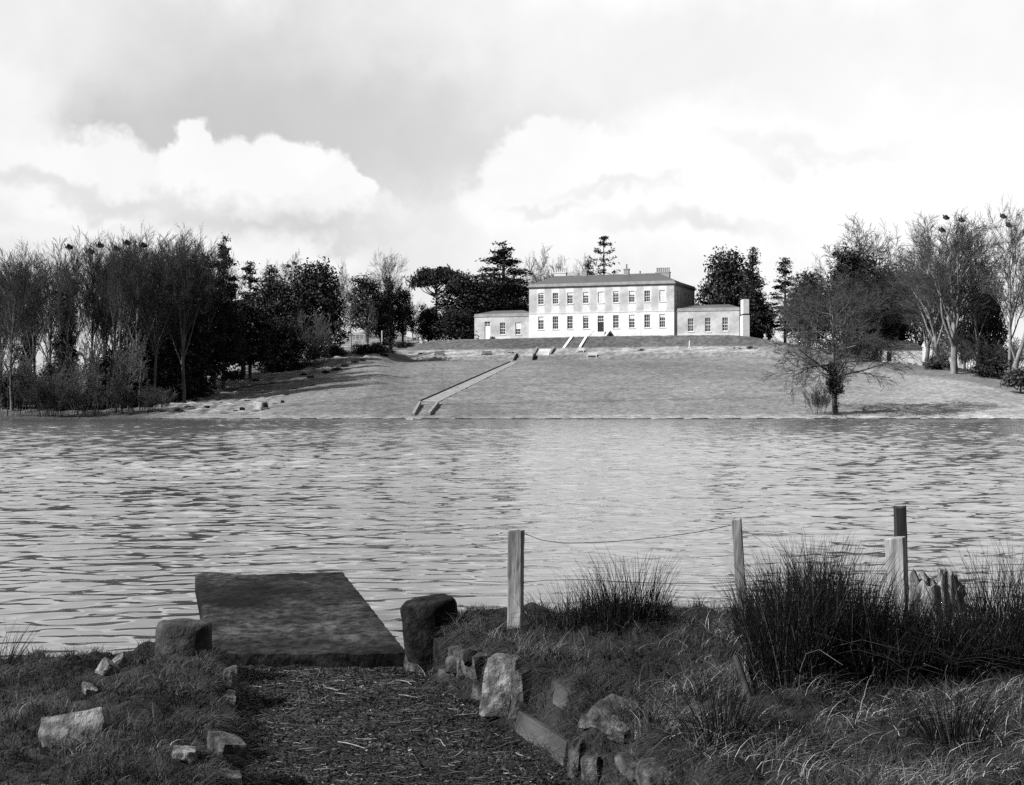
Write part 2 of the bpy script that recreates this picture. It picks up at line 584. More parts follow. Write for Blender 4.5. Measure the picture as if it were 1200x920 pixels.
# ------------------------------------------------------------------ the lake
rows = np.geomspace(8.8, 229, 1300)
cols = np.concatenate([np.linspace(-1.05, -.42, 60)[:-1], np.linspace(-.42, .42, 900), np.linspace(.42, 1.05, 60)[1:]])
CC, RR = np.meshgrid(np.tan(cols), rows)
WX, WY = CC * RR, RR
wr = np.random.default_rng(21)
H = np.zeros_like(WX)
spacing = np.maximum(RR * math.log(229 / 8.8) / 1300, RR * .84 / 900)
NW = 110
lam = np.exp(wr.uniform(np.log(.2), np.log(2.1), NW))
th = np.where(np.arange(NW) % 2 == 0, wr.normal(0, .42, NW) + R(-80), wr.normal(0, 1.15, NW) + R(-75))
ph = wr.uniform(0, 6.283, NW)
gust = Fbm(9, 12, 70, 14)
gx = .92 + .2 * np.clip(gust(WX, WY * .6), -1.5, 1.5)
for l, t, p in zip(lam, th, ph):
    s = .112 * math.sqrt(2 / NW) * (.6 if l < .34 else 1.0)
    amp = s * l / (2 * math.pi)
    kk = 2 * math.pi / l
    att = np.clip((l / spacing - 2.0) / 2.0, 0, 1) * (1 - sstep(.8, 1.9, l / (.36 + 7.0 * RR ** 2 / 3690))) * (1 + .85 * sstep(60, 190, RR))
    H += amp * att * np.sin(kk * (math.cos(t) * WX + math.sin(t) * WY) + p)
H *= gx * sstep(229.5, 226.5, RR)
H = H + .9 * np.clip(H, 0, None) ** 2 / .05 * .25
nr, ncol = WX.shape
idx = np.arange(nr * ncol).reshape(nr, ncol)
FQ = np.stack([idx[:-1, :-1], idx[:-1, 1:], idx[1:, 1:], idx[1:, :-1]], -1).reshape(-1, 4)
m = bpy.data.materials.new('lake_water')
t, b = nodes_of(m)
b.inputs['Base Color'].default_value = (.075, .075, .075, 1)
b.inputs['IOR'].default_value = 1.5
b.inputs['Specular IOR Level'].default_value = .5
tcn = t.nodes.new('ShaderNodeTexCoord')
prev = None
for (sc, st, dist) in ((.7, (.7, 1.0, 1), .05),):
    mp = t.nodes.new('ShaderNodeMapping'); mp.inputs['Scale'].default_value = st
    t.links.new(tcn.outputs['Object'], mp.inputs[0])
    n = t.nodes.new('ShaderNodeTexNoise'); n.inputs['Scale'].default_value = sc; n.inputs['Detail'].default_value = 4
    t.links.new(mp.outputs[0], n.inputs['Vector'])
    bp = t.nodes.new('ShaderNodeBump'); bp.inputs['Strength'].default_value = 1
    sx_ = t.nodes.new('ShaderNodeSeparateXYZ'); t.links.new(tcn.outputs['Object'], sx_.inputs[0])
    mr = t.nodes.new('ShaderNodeMapRange'); t.links.new(sx_.outputs[1], mr.inputs[0])
    for q_, v_ in enumerate((16, 90, dist * .06, dist)): mr.inputs[1 + q_].default_value = v_
    t.links.new(mr.outputs[0], bp.inputs['Distance'])
    t.links.new(n.outputs[0], bp.inputs['Height'])
    if prev: t.links.new(prev, bp.inputs['Normal'])
    prev = bp.outputs[0]
t.links.new(prev, b.inputs['Normal'])
mr = t.nodes.new('ShaderNodeMapRange'); t.links.new(sx_.outputs[1], mr.inputs[0])     # ripples too small to model far out
for q_, v_ in enumerate((14, 120, .03, .13)): mr.inputs[1 + q_].default_value = v_
t.links.new(mr.outputs[0], b.inputs['Roughness'])
lake = mesh_np('lake', np.stack([WX, WY, H], -1).reshape(-1, 3), FQ, m, smooth=True)
tag(lake, kind='structure')

# stone edging along the far shore, coloured dark for the undercut shadow
ex = np.arange(-120, 140, 1.2)
kb = MB()
for i in range(len(ex) - 1):
    h = .13 + .05 * math.sin(i * 1.7) + random.uniform(-.04, .05)
    y0 = 225.55 + random.uniform(-.08, .08)
    kb.box(ex[i] + .02, ex[i + 1] - .02, y0, 226.35, -.25, h)
tag(kb.build('kerb', M['kerb']), kind='structure')


# ------------------------------------------------------------------ the near bank and the path to the jetty
def xl(y): return -1.914 + (10.6 - y) * .190
def xr(y): return -.690 + (10.6 - y) * .300


nb = Fbm(31, .12, 1.2, 30)
nb2 = Fbm(32, .05, .3, 24)


def near_ground(x, y):
    x = np.asarray(x, float); y = np.asarray(y, float)
    jig = .05 * nb(y * 1.3, x * 0)
    dr = x - xr(y) - .5 * jig
    dl = xl(y) - x + .5 * jig
    z = .28 - .05 * sstep(9.2, 10.5, y) + .010 * nb(x, y) + .004 * nb2(x, y)
    zr = .34 * sstep(0.0, .16, dr) + .07 * sstep(.3, 1.4, dr) - .10 * sstep(1.9, 3.2, dr)
    zl = .17 * sstep(0.0, .16, dl) - .05 * sstep(.6, 1.8, dl)
    z = z + zr + zl + (sstep(.05, .4, dr) + sstep(.05, .4, dl)) * (.016 * nb(x, y) + .006 * nb2(x, y))
    ysr = 10.75 + .12 * nb(x * .7, x * 0 + 3) - .25 * sstep(1.2, 3, x)
    ysl = 10.25 + .06 * nb(x * .9, x * 0 + 5)
    ysh = np.where(x > -1.3, ysr, ysl)
    ysh = np.where((x > -2.0) & (x < -.55), 10.72, ysh)
    f = sstep(0, .34, y - ysh)
    return z - (z + .5) * f


def ng(x, y): return float(near_ground(x, y))


def gp(px, py, dz=0.0):
    """where the ray of the pixel meets the near bank"""
    lo = 4.0
    for Y in np.arange(4.0, 13, .01):
        p = at(px, py, Y)
        if p.z <= ng(p.x, Y) + dz:
            lo = Y; break
    p = at(px, py, lo)
    return Vector((p.x, lo, ng(p.x, lo)))


gx_ = np.concatenate([np.linspace(-40, -5, 30)[:-1], np.arange(-5, 5, .03), np.linspace(5, 40, 30)])
gy_ = np.concatenate([np.linspace(-12, 4, 30)[:-1], np.arange(4, 11.6, .03), [12.5]])
GX, GY = np.meshgrid(gx_, gy_)
GZ = near_ground(GX, GY)
nr, ncol = GX.shape
idx = np.arange(nr * ncol).reshape(nr, ncol)
FQ = np.stack([idx[:-1, :-1], idx[:-1, 1:], idx[1:, 1:], idx[1:, :-1]], -1).reshape(-1, 4)
V = np.stack([GX, GY, GZ], -1).reshape(-1, 3)
cen = V[FQ].mean(1)
inpath = (cen[:, 0] > xl(cen[:, 1]) + .02) & (cen[:, 0] < xr(cen[:, 1]) - .0) & (cen[:, 1] < 10.66)


def submesh(name, Fs, m):
    u, inv = np.unique(Fs.ravel(), return_inverse=True)
    return tag(mesh_np(name, V[u], inv.reshape(-1, 4), m, smooth=True), kind='structure')


submesh('ground', FQ[~inpath], M['soil'])
submesh('footpath', FQ[inpath], M['mulch'])

# ------------------------------------------------------------------ the country house
HZ = 17.55                                           # ground at the house
house = empty('country_house', (pL[0], pL[1], HZ), -ANG)
tag(house, 'long pale two storey country house with low side wings on the grass terrace', 'country house')


def s_at(px, d):
    """place along the front, in metres from the left corner, that the ray px meets d metres behind the front"""
    k = (px - CX) / F
    bx, by = pL[0] + SA * d, pL[1] + CA * d
    return (k * by - bx) / (ux - k * uy)


def h_at(py, s, d):
    Y = pL[1] + s * uy + CA * d
    return zof(py, Y) - HZ


wall_noise = Fbm(41, .5, 6, 26)
M['wall'] = mat('pale_ashlar', .5, .9, .10, 1.4, detail=6, attr='shade', spec=.15)


def facade(mb, O, e, n, length, z0, z1, holes, depth=.22, step=.45):
    a = np.unique(np.round(np.concatenate([np.arange(0, length, step), [length]] + [np.array(h[:2]) for h in holes]), 3))
    z = np.unique(np.round(np.concatenate([np.arange(z0, z1, step), [z1]] + [np.array(h[2:4]) for h in holes]), 3))

    def P(q, zz, dd=0.0): return (O[0] + e[0] * q + n[0] * dd, O[1] + e[1] * q + n[1] * dd, zz)
    for i in range(len(a) - 1):
        for j in range(len(z) - 1):
            ca, cz = (a[i] + a[i + 1]) / 2, (z[j] + z[j + 1]) / 2
            if any(h[0] < ca < h[1] and h[2] < cz < h[3] for h in holes):
                continue
            mb.quad(P(a[i], z[j]), P(a[i + 1], z[j]), P(a[i + 1], z[j + 1]), P(a[i], z[j + 1]))
    for h in holes:
        mb.quad(P(h[0], h[2]), P(h[0], h[3]), P(h[0], h[3], depth), P(h[0], h[2], depth))
        mb.quad(P(h[1], h[2]), P(h[1], h[2], depth), P(h[1], h[3], depth), P(h[1], h[3]))
        mb.quad(P(h[0], h[3]), P(h[1], h[3]), P(h[1], h[3], depth), P(h[0], h[3], depth))
        mb.quad(P(h[0], h[2]), P(h[0], h[2], depth), P(h[1], h[2], depth), P(h[1], h[2]))


def shade_wall(o, fn):
    me = o.data
    co = np.empty(len(me.vertices) * 3, np.float32); me.vertices.foreach_get('co', co)
    co = co.reshape(-1, 3)
    a = me.attributes.new('shade', 'FLOAT', 'POINT')
    a.data.foreach_set('value', fn(co).astype(np.float32))


def window(parent, O, e, n, a0, a1, z0, z1, blind=0.0, cols=3, rws=4, sill=True, name='window'):
    """sash window: white bars as the part, pane, blind and sill as sub-parts; built in the plane O, e with inward n"""
    L_ = Vector((e[0], e[1], 0)); N_ = Vector((n[0], n[1], 0)); OO = Vector((O[0], O[1], 0))
    f = MB()

    def bar(mb, q0, q1, h0, h1, d0, d1):
        pts = [OO + L_ * q + N_ * d + Vector((0, 0, h)) for h in (h0, h1) for (q, d) in ((q0, d0), (q1, d0), (q1, d1), (q0, d1))]
        mb.hexa(pts)
    bar(f, a0, a0 + .09, z0, z1, .10, .18); bar(f, a1 - .09, a1, z0, z1, .10, .18)
    bar(f, a0 + .09, a1 - .09, z0, z0 + .12, .10, .18); bar(f, a0 + .09, a1 - .09, z1 - .09, z1, .10, .18)
    w, h = a1 - a0, z1 - z0
    for c in range(1, cols):
        q = a0 + .09 + (w - .18) * c / cols
        bar(f, q - .022, q + .022, z0 + .12, z1 - .09, .125, .165)
    for r in range(1, rws):
        q = z0 + .1 + (h - .2) * r / rws
        t_ = .05 if r == rws // 2 else .022
        bar(f, a0 + .09, a1 - .09, q - t_, q + t_, .12, .162)
    fo = f.build(name, M['white'], parent)
    g = MB(); bar(g, a0 + .02, a1 - .02, z0 + .02, z1 - .02, .19, .215)
    g.build('pane', M['glass'], fo)
    if blind:
        bb = MB(); bar(bb, a0 + .1, a1 - .1, z1 - .1 - (h - .22) * blind, z1 - .1, .167, .186)
        bb.build('blind', M['blind'], fo)
    if sill:
        s_ = MB(); bar(s_, a0 - .12, a1 + .12, z0 - .16, z0 - .003, -.10, .09)
        s_.build('sill', M['dressed'], fo)
    return fo


# main block
PXW = [634, 651, 668, 686.5, 704, 721.8, 740.5, 758.5, 776.2]
SW = [s_at(p, 0) for p in PXW]
UP0, UP1, LO0, LO1 = 8.40, 11.05, 2.45, 5.5
WALL_H = 12.2
DEPTH = 21.0
FRONT = ((0, 0), (1, 0), (0, 1))
holes, wins = [], []
for i, s in enumerate(SW):
    holes.append((s - .7, s + .7, UP0, UP1)); wins.append((s - .7, s + .7, UP0, UP1, {0: .12, 2: .2, 3: .3, 5: .15, 6: .35, 4: .97, 8: .97}.get(i, 0), i))
    if i != 4:
        holes.append((s - .7, s + .7, LO0, LO1)); wins.append((s - .7, s + .7, LO0, LO1, {0: .25, 3: .12, 6: .3, 8: .2}.get(i, 0), i))
dS = SW[4]
holes.append((dS - .75, dS + .75, 1.65, 5.45))
mb = MB()
facade(mb, *FRONT, W_MAIN, -1.5, WALL_H, holes)
# right side: windows seen very obliquely
sideO = ((W_MAIN, 0), (0, 1), (-1, 0))


def d_at(px):
    k = (px - CX) / F
    bx, by = pR
    return (k * by - bx) / (SA - k * CA)


DEPTH = min(24, max(16, d_at(814)))
side_h = []
for p in (794.6, 798.6, 803.2, 808.0):
    d = d_at(p)
    side_h.append((d - .75, d + .75, UP0 - .3, UP1))
facade(mb, *sideO, DEPTH, -1.5, WALL_H, side_h, step=1.0)
mb.quad((0, 0, -1.5), (0, 0, WALL_H), (0, DEPTH, WALL_H), (0, DEPTH, -1.5))
mb.quad((0, DEPTH, -1.5), (0, DEPTH, WALL_H), (W_MAIN, DEPTH, WALL_H), (W_MAIN, DEPTH, -1.5))
wall = mb.build('wall', M['wall'], house)


def main_stain_and_shade(co):
    x, z = co[:, 0], co[:, 2]
    front = co[:, 1] < .3
    dist = np.min(np.abs(x[:, None] - np.array(SW)[None, :]), 1)
    pier = sstep(.75, 1.05, dist)                                    # lichened piers between the upper windows
    up = sstep(6.0, 6.5, z + .25 * wall_noise(x, z))
    s = 1 - .27 * pier * up - .07 * up
    s = s * (1 + .10 * np.clip(wall_noise(x * .6, z), -1.2, 1.2) * up + .03 * wall_noise(x, z * 2))
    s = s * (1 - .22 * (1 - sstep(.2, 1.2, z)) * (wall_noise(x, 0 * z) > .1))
    return np.where(front, s, .8 + .06 * wall_noise(co[:, 1], z))  # side and back painted darker, shade of the walls away from the sun


shade_wall(wall, main_stain_and_shade)
for (a0, a1, z0, z1, bl, i) in wins:
    window(house, *FRONT, a0, a1, z0, z1, bl)
for (a0, a1, z0, z1) in side_h:
    window(house, *sideO, a0, a1, z0, z1, 0)
# door with a tall light over it
door = MB().box(dS - .75, dS + .75, .17, .21, 1.65, 4.0).build('door', M['dark'], house)
MB().box(dS + .45, dS + .52, .12, .168, 2.65, 2.75).build('handle', M['white'], door)
window(house, *FRONT, dS - .75, dS + .75, 4.02, 5.45, 0, 3, 2, sill=False)
# cornice: bed moulding, blocking course; runs round the block
c = MB()
for (p, z0, z1) in ((.16, WALL_H + .003, WALL_H + .3), (.42, WALL_H + .303, WALL_H + .62), (.1, WALL_H + .623, WALL_H + 1.02)):
    c.box(-p, W_MAIN + p, -p, DEPTH + p, z0, z1)
c.build('cornice', M['cornice'], house)
# string course between the storeys
MB().box(-.02, W_MAIN + .02, -.06, -.003, 6.15, 6.35).build('string_course', M['dressed'], house)
# roof: hipped front range and a lower hipped range behind
rf = MB()
ez = WALL_H + 1.03


def hip(mb, x0, x1, y0, y1, z0, zr, inset):
    ym = (y0 + y1) / 2
    n = len(mb.v)
    mb.v += [(x0, y0, z0), (x1, y0, z0), (x1, y1, z0), (x0, y1, z0), (x0 + inset, ym, zr), (x1 - inset, ym, zr)]
    mb.f += [(n, n + 1, n + 5, n + 4), (n + 1, n + 2, n + 5), (n + 2, n + 3, n + 4, n + 5), (n + 3, n, n + 4)]


RZ = h_at(322.6, 15, 4.8)
hip(rf, .15, W_MAIN - .15, .15, 9.6, ez, RZ, 4.6)
hip(rf, .15, W_MAIN - .15, 9.7, DEPTH - .15, ez, RZ - .5, 4.6)
roof = rf.build('roof', M['slate'], house)
rg = MB().box(4.7, W_MAIN - 4.7, 4.77, 4.99, RZ - .06, RZ + .1).build('ridge', M['dressed_dark'], roof)


def chimney(px0, px1, py_top, d, pots, depth=1.0, m='dressed', ph=.9):
    s0, s1 = s_at(px0, d), s_at(px1, d)
    zt = h_at(py_top, s0, d)
    k = MB().box(s0, s1, d - depth / 2, d + depth / 2, RZ - 3.0, zt - .25)
    k.box(s0 - .1, s1 + .1, d - depth / 2 - .1, d + depth / 2 + .1, zt - .247, zt)
    ch = k.build('chimney', M[m], roof)
    p = MB()
    for i in range(pots):
        x = s0 + (s1 - s0) * (i + .5) / pots
        p.lathe([(.0, zt + .003), (.2, zt + .003), (.16, zt + ph * .8), (.2, zt + ph * .85), (.2, zt + ph), (.0, zt + ph)], 8, (x, d))
    p2 = p.build('chimney_pots', M['dressed_dark'] if m != 'dressed' else M['dressed'], roof)
    return ch


chimney(650, 664, 319.6, 11.2, 6, 1.2)
chimney(683.0, 688.0, 316.5, 5.0, 1, .9, 'cornice', 1.1)
chimney(731.5, 737.2, 315.2, 5.0, 1, .9, 'cornice', 1.1)
chimney(749.0, 751.2, 320.5, 6.8, 1, .4, 'dressed_dark', .6)
chimney(769, 785, 319, 11.2, 7, 1.1, 'cornice', 1.0)

# side wings, set back from the front
REC = 0.55


def wing(s0, s1, pyl, wins_, doors_, base=-1.6):
    zt = h_at(pyl, (s0 + s1) / 2, REC)
    O = ((s0, REC), (1, 0), (0, 1))
    L_ = s1 - s0
    hs = []
    for (p, a, b_, bl) in wins_:
        s = s_at(p, REC) - s0
        hs.append((s - .68, s + .68, h_at(b_, s + s0, REC), h_at(a, s + s0, REC), bl))
    ds = []
    for (p, a, b_) in doors_:
        s = s_at(p, REC) - s0
        ds.append((s - .72, s + .72, h_at(b_, s + s0, REC), h_at(a, s + s0, REC)))
    w_ = MB()
    facade(w_, *O, L_, base, zt, [h[:4] for h in hs] + ds, step=.6)
    w_.quad((s0, REC, base), (s0, REC, zt), (s0, REC + 9, zt), (s0, REC + 9, base))
    w_.quad((s1, REC, base), (s1, REC + 9, base), (s1, REC + 9, zt), (s1, REC, zt))
    w_.quad((s0, REC + 9, base), (s0, REC + 9, zt), (s1, REC + 9, zt), (s1, REC + 9, base))
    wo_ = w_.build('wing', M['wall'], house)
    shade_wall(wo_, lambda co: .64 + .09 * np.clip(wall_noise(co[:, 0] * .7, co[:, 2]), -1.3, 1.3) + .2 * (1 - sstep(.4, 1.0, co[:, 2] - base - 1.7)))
    cc = MB()
    cc.box(s0 - .12, s1 + .12, REC - .12, REC + 9.1, zt + .003, zt + .22)
    cc.box(s0 - .02, s1 + .02, REC - .02, REC + 9.02, zt + .223, zt + .75)
    cc.build('cornice', M['cornice'], wo_)
    r_ = MB(); hip(r_, s0 + .1, s1 - .1, REC + .1, REC + 8.9, zt + .76, zt + 1.75, 3.2)
    r_.build('roof', M['slate'], wo_)
    for (a, b_, z0, z1, bl) in hs:
        window(house, *O, a, b_, z0, z1, bl)
    for (a, b_, z0, z1) in ds:
        q = MB().box(s0 + a, s0 + b_, REC + .16, REC + .2, z0, z0 + (z1 - z0) * .74).build('door', M['white'], house)
        MB().box(s0 + b_ - .25, s0 + b_ - .18, REC + .12, REC + .158, z0 + 1.0, z0 + 1.1).build('handle', M['dark'], q)
        window(house, (O[0][0] + 0, O[0][1]), O[1], O[2], a, b_, z0 + (z1 - z0) * .745, z1, 0, 2, 2, sill=False)


wing(s_at(556, REC), -.02, 371.2, [(589, 378, 392.3, .0), (607, 378, 392.3, .5)], [(571.2, 377, 398.3)])
wing(W_MAIN + .02, s_at(866.5, REC), 364.6, [(809.5, 373.2, 388.6, 0), (829.5, 372.4, 389, 0), (849.8, 372, 388, 0)], [])

# perron at the door: landing, five steps, two cheek walls
po = tag(empty('stone_steps', (0, 0, 0)), 'short white flight of stone steps up to the dark front door of the house', 'steps')
po.location = house.location; po.rotation_euler = house.rotation_euler
st = MB()
for i in range(6):
    st.box(dS - 1.5 - .05 * i, dS + 1.5 + .05 * i, -1.4 - .38 * (i + 1) if i else -1.78, -.11 if i == 0 else -1.4 - .38 * i - .003, -.6, 1.62 - .27 * i)
st.build('flight', M['dressed'], po)
for sg in (-1, 1):
    k = MB()
    x0 = dS + sg * 2.05
    k.hexa([(x0 - .25, -3.9, -.8), (x0 + .25, -3.9, -.8), (x0 + .25, -.12, -.8), (x0 - .25, -.12, -.8),
            (x0 - .25, -3.9, .35), (x0 + .25, -3.9, .35), (x0 + .25, -.12, 1.95), (x0 - .25, -.12, 1.95)])
    k.build('cheek_wall', M['dressed'], po)


# ------------------------------------------------------------------ stone steps in the grass banks
def bank_steps(label, left, right, n, group, treads=True, wd=.45, m='dressed', hgt=.35):
    """left, right: ((px, py, Y) top, (px, py, Y) bottom) of the two cheek walls"""
    a0, a1 = [at(*q) for q in left]; b0, b1 = [at(*q) for q in right]
    o = (a1 + b1) / 2
    t_ = tag(empty('stone_steps', o), label, 'steps', group)
    for (p, q) in ((a0, a1), (b0, b1)):
        e = Vector((wd / 2, 0, 0)); up = Vector((0, 0, hgt)); dn = Vector((0, 0, -.8))
        MB().hexa([x - o for x in (q - e + dn, q + e + dn, p + e + dn, p - e + dn, q - e + up, q + e + up, p + e + up, p - e + up)]).build('cheek_wall', M[m], t_)
    if treads:
        s_ = MB()
        for i in range(n):
            f0, f1 = i / n, (i + 1) / n
            l0, l1 = a1.lerp(a0, f0), a1.lerp(a0, f1)
            r0, r1 = b1.lerp(b0, f0), b1.lerp(b0, f1)
            g = Vector((wd / 2 + .004, 0, 0)); dn = Vector((0, 0, -.7))
            zt = Vector((0, 0, l1.z - l0.z))
            s_.hexa([x - o for x in (l0 + g + dn, r0 - g + dn, r1 - g + dn, l1 + g + dn, l0 + g + zt, r0 - g + zt, r1 - g, l1 + g)])
        s_.build('flight', M['dressed'], t_)
    return t_


def yt(t, px): return yline(t, px)


bank_steps('grassed ramp between two white sloping kerbs in the upper terrace bank below the front door',
           ((671.2, 394.3, yt(6, 671)), (660.5, 409.0, yt(12, 661))), ((688, 394.0, yt(6, 688)), (679.5, 407.8, yt(12, 679))), 8, 'stone flights in the terrace banks', treads=False, m='white', wd=.55, hgt=.3)
bank_steps('pale stone flight between dark cheek walls in the middle of the lower terrace',
           ((629.5, 409, yt(12.3, 630)), (625.2, 417.5, yt(17.5, 625))), ((649, 409.3, yt(12.3, 649)), (644.5, 416.5, yt(17.5, 644))), 7, 'stone flights in the terrace banks', m='dressed_dark', hgt=.55)
bank_steps('small dark walled landing at the top of the diagonal lawn path',
           ((606, 416.6, yt(18, 606)), (602, 424.3, yt(20.5, 602))), ((627, 416.8, yt(18, 627)), (625, 421, yt(20.5, 625))), 3, 'stone flights in the terrace banks', treads=False, m='stone_dark', hgt=.45)
bank_steps('lowest flight by the lake shore at the foot of the diagonal lawn path',
           ((492, 470.8, 243), (484.2, 485.5, 229)), ((513.2, 471.2, 243), (502.5, 484.5, 229)), 9, 'stone flights in the terrace banks', treads=False, m='dressed_dark', hgt=.14, wd=.4)
# the mown path running diagonally up the lawn, with its low edging on the left
lp, rp = [], []
for f in np.linspace(0, 1, 60):
    pxl, pxr = 493 + 106 * f, 513.5 + 93.5 * f
    pyl = 471 - 46.6 * f
    for pxx, acc in ((pxl, lp), (pxr, rp)):
        Ys = np.linspace(228, 346, 900)
        X = (pxx - CX) / F * Ys
        pp = HY - (far_ground(X, Ys) - CZ) * F / Ys
        tgt = pyl if acc is lp else pyl + .4
        Y = Ys[np.argmin(np.abs(pp - tgt) + (np.abs(pp - tgt) > 3) * 5)]
        x = (pxx - CX) / F * Y
        acc.append(Vector((x, Y, fg(x, Y))))
M['mown'] = mat('mown_path_grass', .185, .95, .2, 1.2, spec=.1)
pv = []
for a, b_ in zip(lp, rp):
    for f in np.linspace(0, 1, 5):
        q = a.lerp(b_, f)
        pv.append((q.x, q.y, fg(q.x, q.y) + .06))
pi = np.arange(60 * 5).reshape(60, 5)
pf = np.stack([pi[:-1, :-1], pi[:-1, 1:], pi[1:, 1:], pi[1:, :-1]], -1).reshape(-1, 4)
tag(mesh_np('path', pv, pf, M['mown']), kind='structure')
eg = MB()
for a, b_ in zip(lp[:-1], lp[1:]):
    q = [Vector((-.55, 0, -.4)), Vector((-.05, 0, -.4))]
    eg.hexa([a + q[0], a + q[1], b_ + q[1], b_ + q[0], a + Vector((-.4, 0, .17)), a + Vector((-.1, 0, .17)), b_ + Vector((-.1, 0, .17)), b_ + Vector((-.4, 0, .17))])
tag(eg.build('path_edging', M['stone_dark']), 'low dark stone edging along the left side of the diagonal lawn path', 'edging')

# the slim pale pier and its cap beside the right wing
Yp = 342.5
x0, x1 = (870.6 - CX) / F * Yp, (878.4 - CX) / F * Yp
pt = tag(empty('stone_pier', ((x0 + x1) / 2, Yp, fg((x0 + x1) / 2, Yp))), 'tall slim pale stone pier with a dark band right of the low wing', 'pier')
hw = (x1 - x0) / 2
zt = zof(350.5, Yp) - pt.location.z; zb = zof(368.5, Yp) - pt.location.z
MB().box(-hw, hw, 0, 4.2, -.5, zb - .15).build('shaft', M['dressed'], pt)
MB().box(-hw + .08, hw - .08, .08, 4.1, zb - .147, zb + .2).build('band', M['dark'], pt)
MB().box(-hw + .1, hw - .1, .1, 4.1, zb + .203, zt).build('upper_shaft', M['dressed'], pt)

# small white outbuilding in the right-hand wood
Ys_ = 335
sh = tag(empty('shed', at(1066, 423.5, Ys_)), 'small white walled outbuilding under the trees of the right wood', 'shed')
w2 = 15 / F * Ys_
b_ = MB(); b_.box(-w2 - 3, w2, 0, 5, -1.2, 2.9)
b_.build('wall', M['white'], sh)
MB().box(-w2 - 2.2, -w2 - 1.2, -.03, .3, .0, 2.0).build('door', M['dark'], sh)
r_ = MB(); hip(r_, -w2 - 3.3, w2 + .3, -.3, 5.3, 2.905, 4.6, 2.0)
r_.build('roof', M['slate'], sh)


# ------------------------------------------------------------------ terrace furniture: benches, urns, clipped shrubs, a figure
def bench(px, py, Y, wpx, label, m):
    p = at(px, py, Y)
    w = wpx / F * Y / 2
    e = tag(empty('garden_bench', p, -ANG), label, 'bench', 'benches on the terrace')
    s_ = MB(); s_.box(-w, w, -.28, .22, .42, .5); s_.build('seat', m, e)
    k = MB()
    for i in range(3): k.box(-w, w, .24, .3, .58 + .2 * i, .70 + .2 * i)
    k.build('backrest', m, e)
    for sx_ in (-1, 1):
        for sy_ in (-.22, .2):
            MB().box(sx_ * (w - .1) - .06, sx_ * (w - .1) + .06, sy_ - .05, sy_ + .05, -.3, .417).build('leg', m, e)
    return e


bench(596, 414.6, yt(15.5, 596), 10, 'dark slatted bench on the terrace left of the middle steps', M['dressed_dark'])
bench(680.5, 413.2, yt(15.3, 680), 9, 'pale bench on the terrace gravel right of the middle steps', M['dressed'])
bench(694, 418.8, yt(19, 694), 12, 'pale low bench at the lip of the lower bank, right of the other white bench', M['dressed'])
bench(515, 417.2, yt(16.8, 515), 12, 'low dark bench seat at the left end of the terrace', M['stone_dark'])
bench(570, 417, yt(16.8, 570), 12, 'low dark bench seat between the left end of the terrace and the slatted bench', M['stone_dark'])


def urn(px, py, Y, hpx, label, m='dressed', name='garden_urn', cat='urn'):
    p = at(px, py, Y); p.z = max(p.z, fg(p.x, p.y))
    h = hpx / F * Y
    e = tag(empty(name, p), label, cat)
    MB().box(-.32 * h, .32 * h, -.32 * h, .32 * h, -.3, .36 * h).build('pedestal', M[m], e, bevel=.03)
    MB().lathe([(0, .365 * h), (.16 * h, .365 * h), (.1 * h, .48 * h), (.3 * h, .7 * h), (.26 * h, .86 * h), (.36 * h, .97 * h), (.34 * h, h), (0, .98 * h)], 12).build('bowl', M[m], e, smooth=True)


urn(493.5, 401.3, yt(6.5, 493), 5.5, 'small white stone urn at the left corner of the upper terrace')
urn(897, 398.5, yt(4, 897), 6.5, 'pale stone urn right of the dark conifer beside the house')
# pale figure on the terrace: plinth and draped statue
p = at(808.3, 410.8, yt(13.5, 808)); p.z = fg(p.x, p.y)
e = tag(empty('garden_statue', p), 'small pale standing statue on the terrace below the right wing', 'statue')
MB().box(-.28, .28, -.28, .28, -.2, .35).build('plinth', M['dressed'], e, bevel=.03)
prof = [(0, .353), (.24, .353), (.2, .6), (.17, .95), (.21, 1.2), (.23, 1.36), (.1, 1.46), (.08, 1.5), (.12, 1.58), (.12, 1.7), (.06, 1.76), (0, 1.77)]
fo = MB().lathe(prof, 14).build('figure', M['dressed'], e, smooth=True)


# ------------------------------------------------------------------ vegetation prototypes
def nrm(v):
    l = math.sqrt(v[0] ** 2 + v[1] ** 2 + v[2] ** 2) + 1e-9
    return (v[0] / l, v[1] / l, v[2] / l)


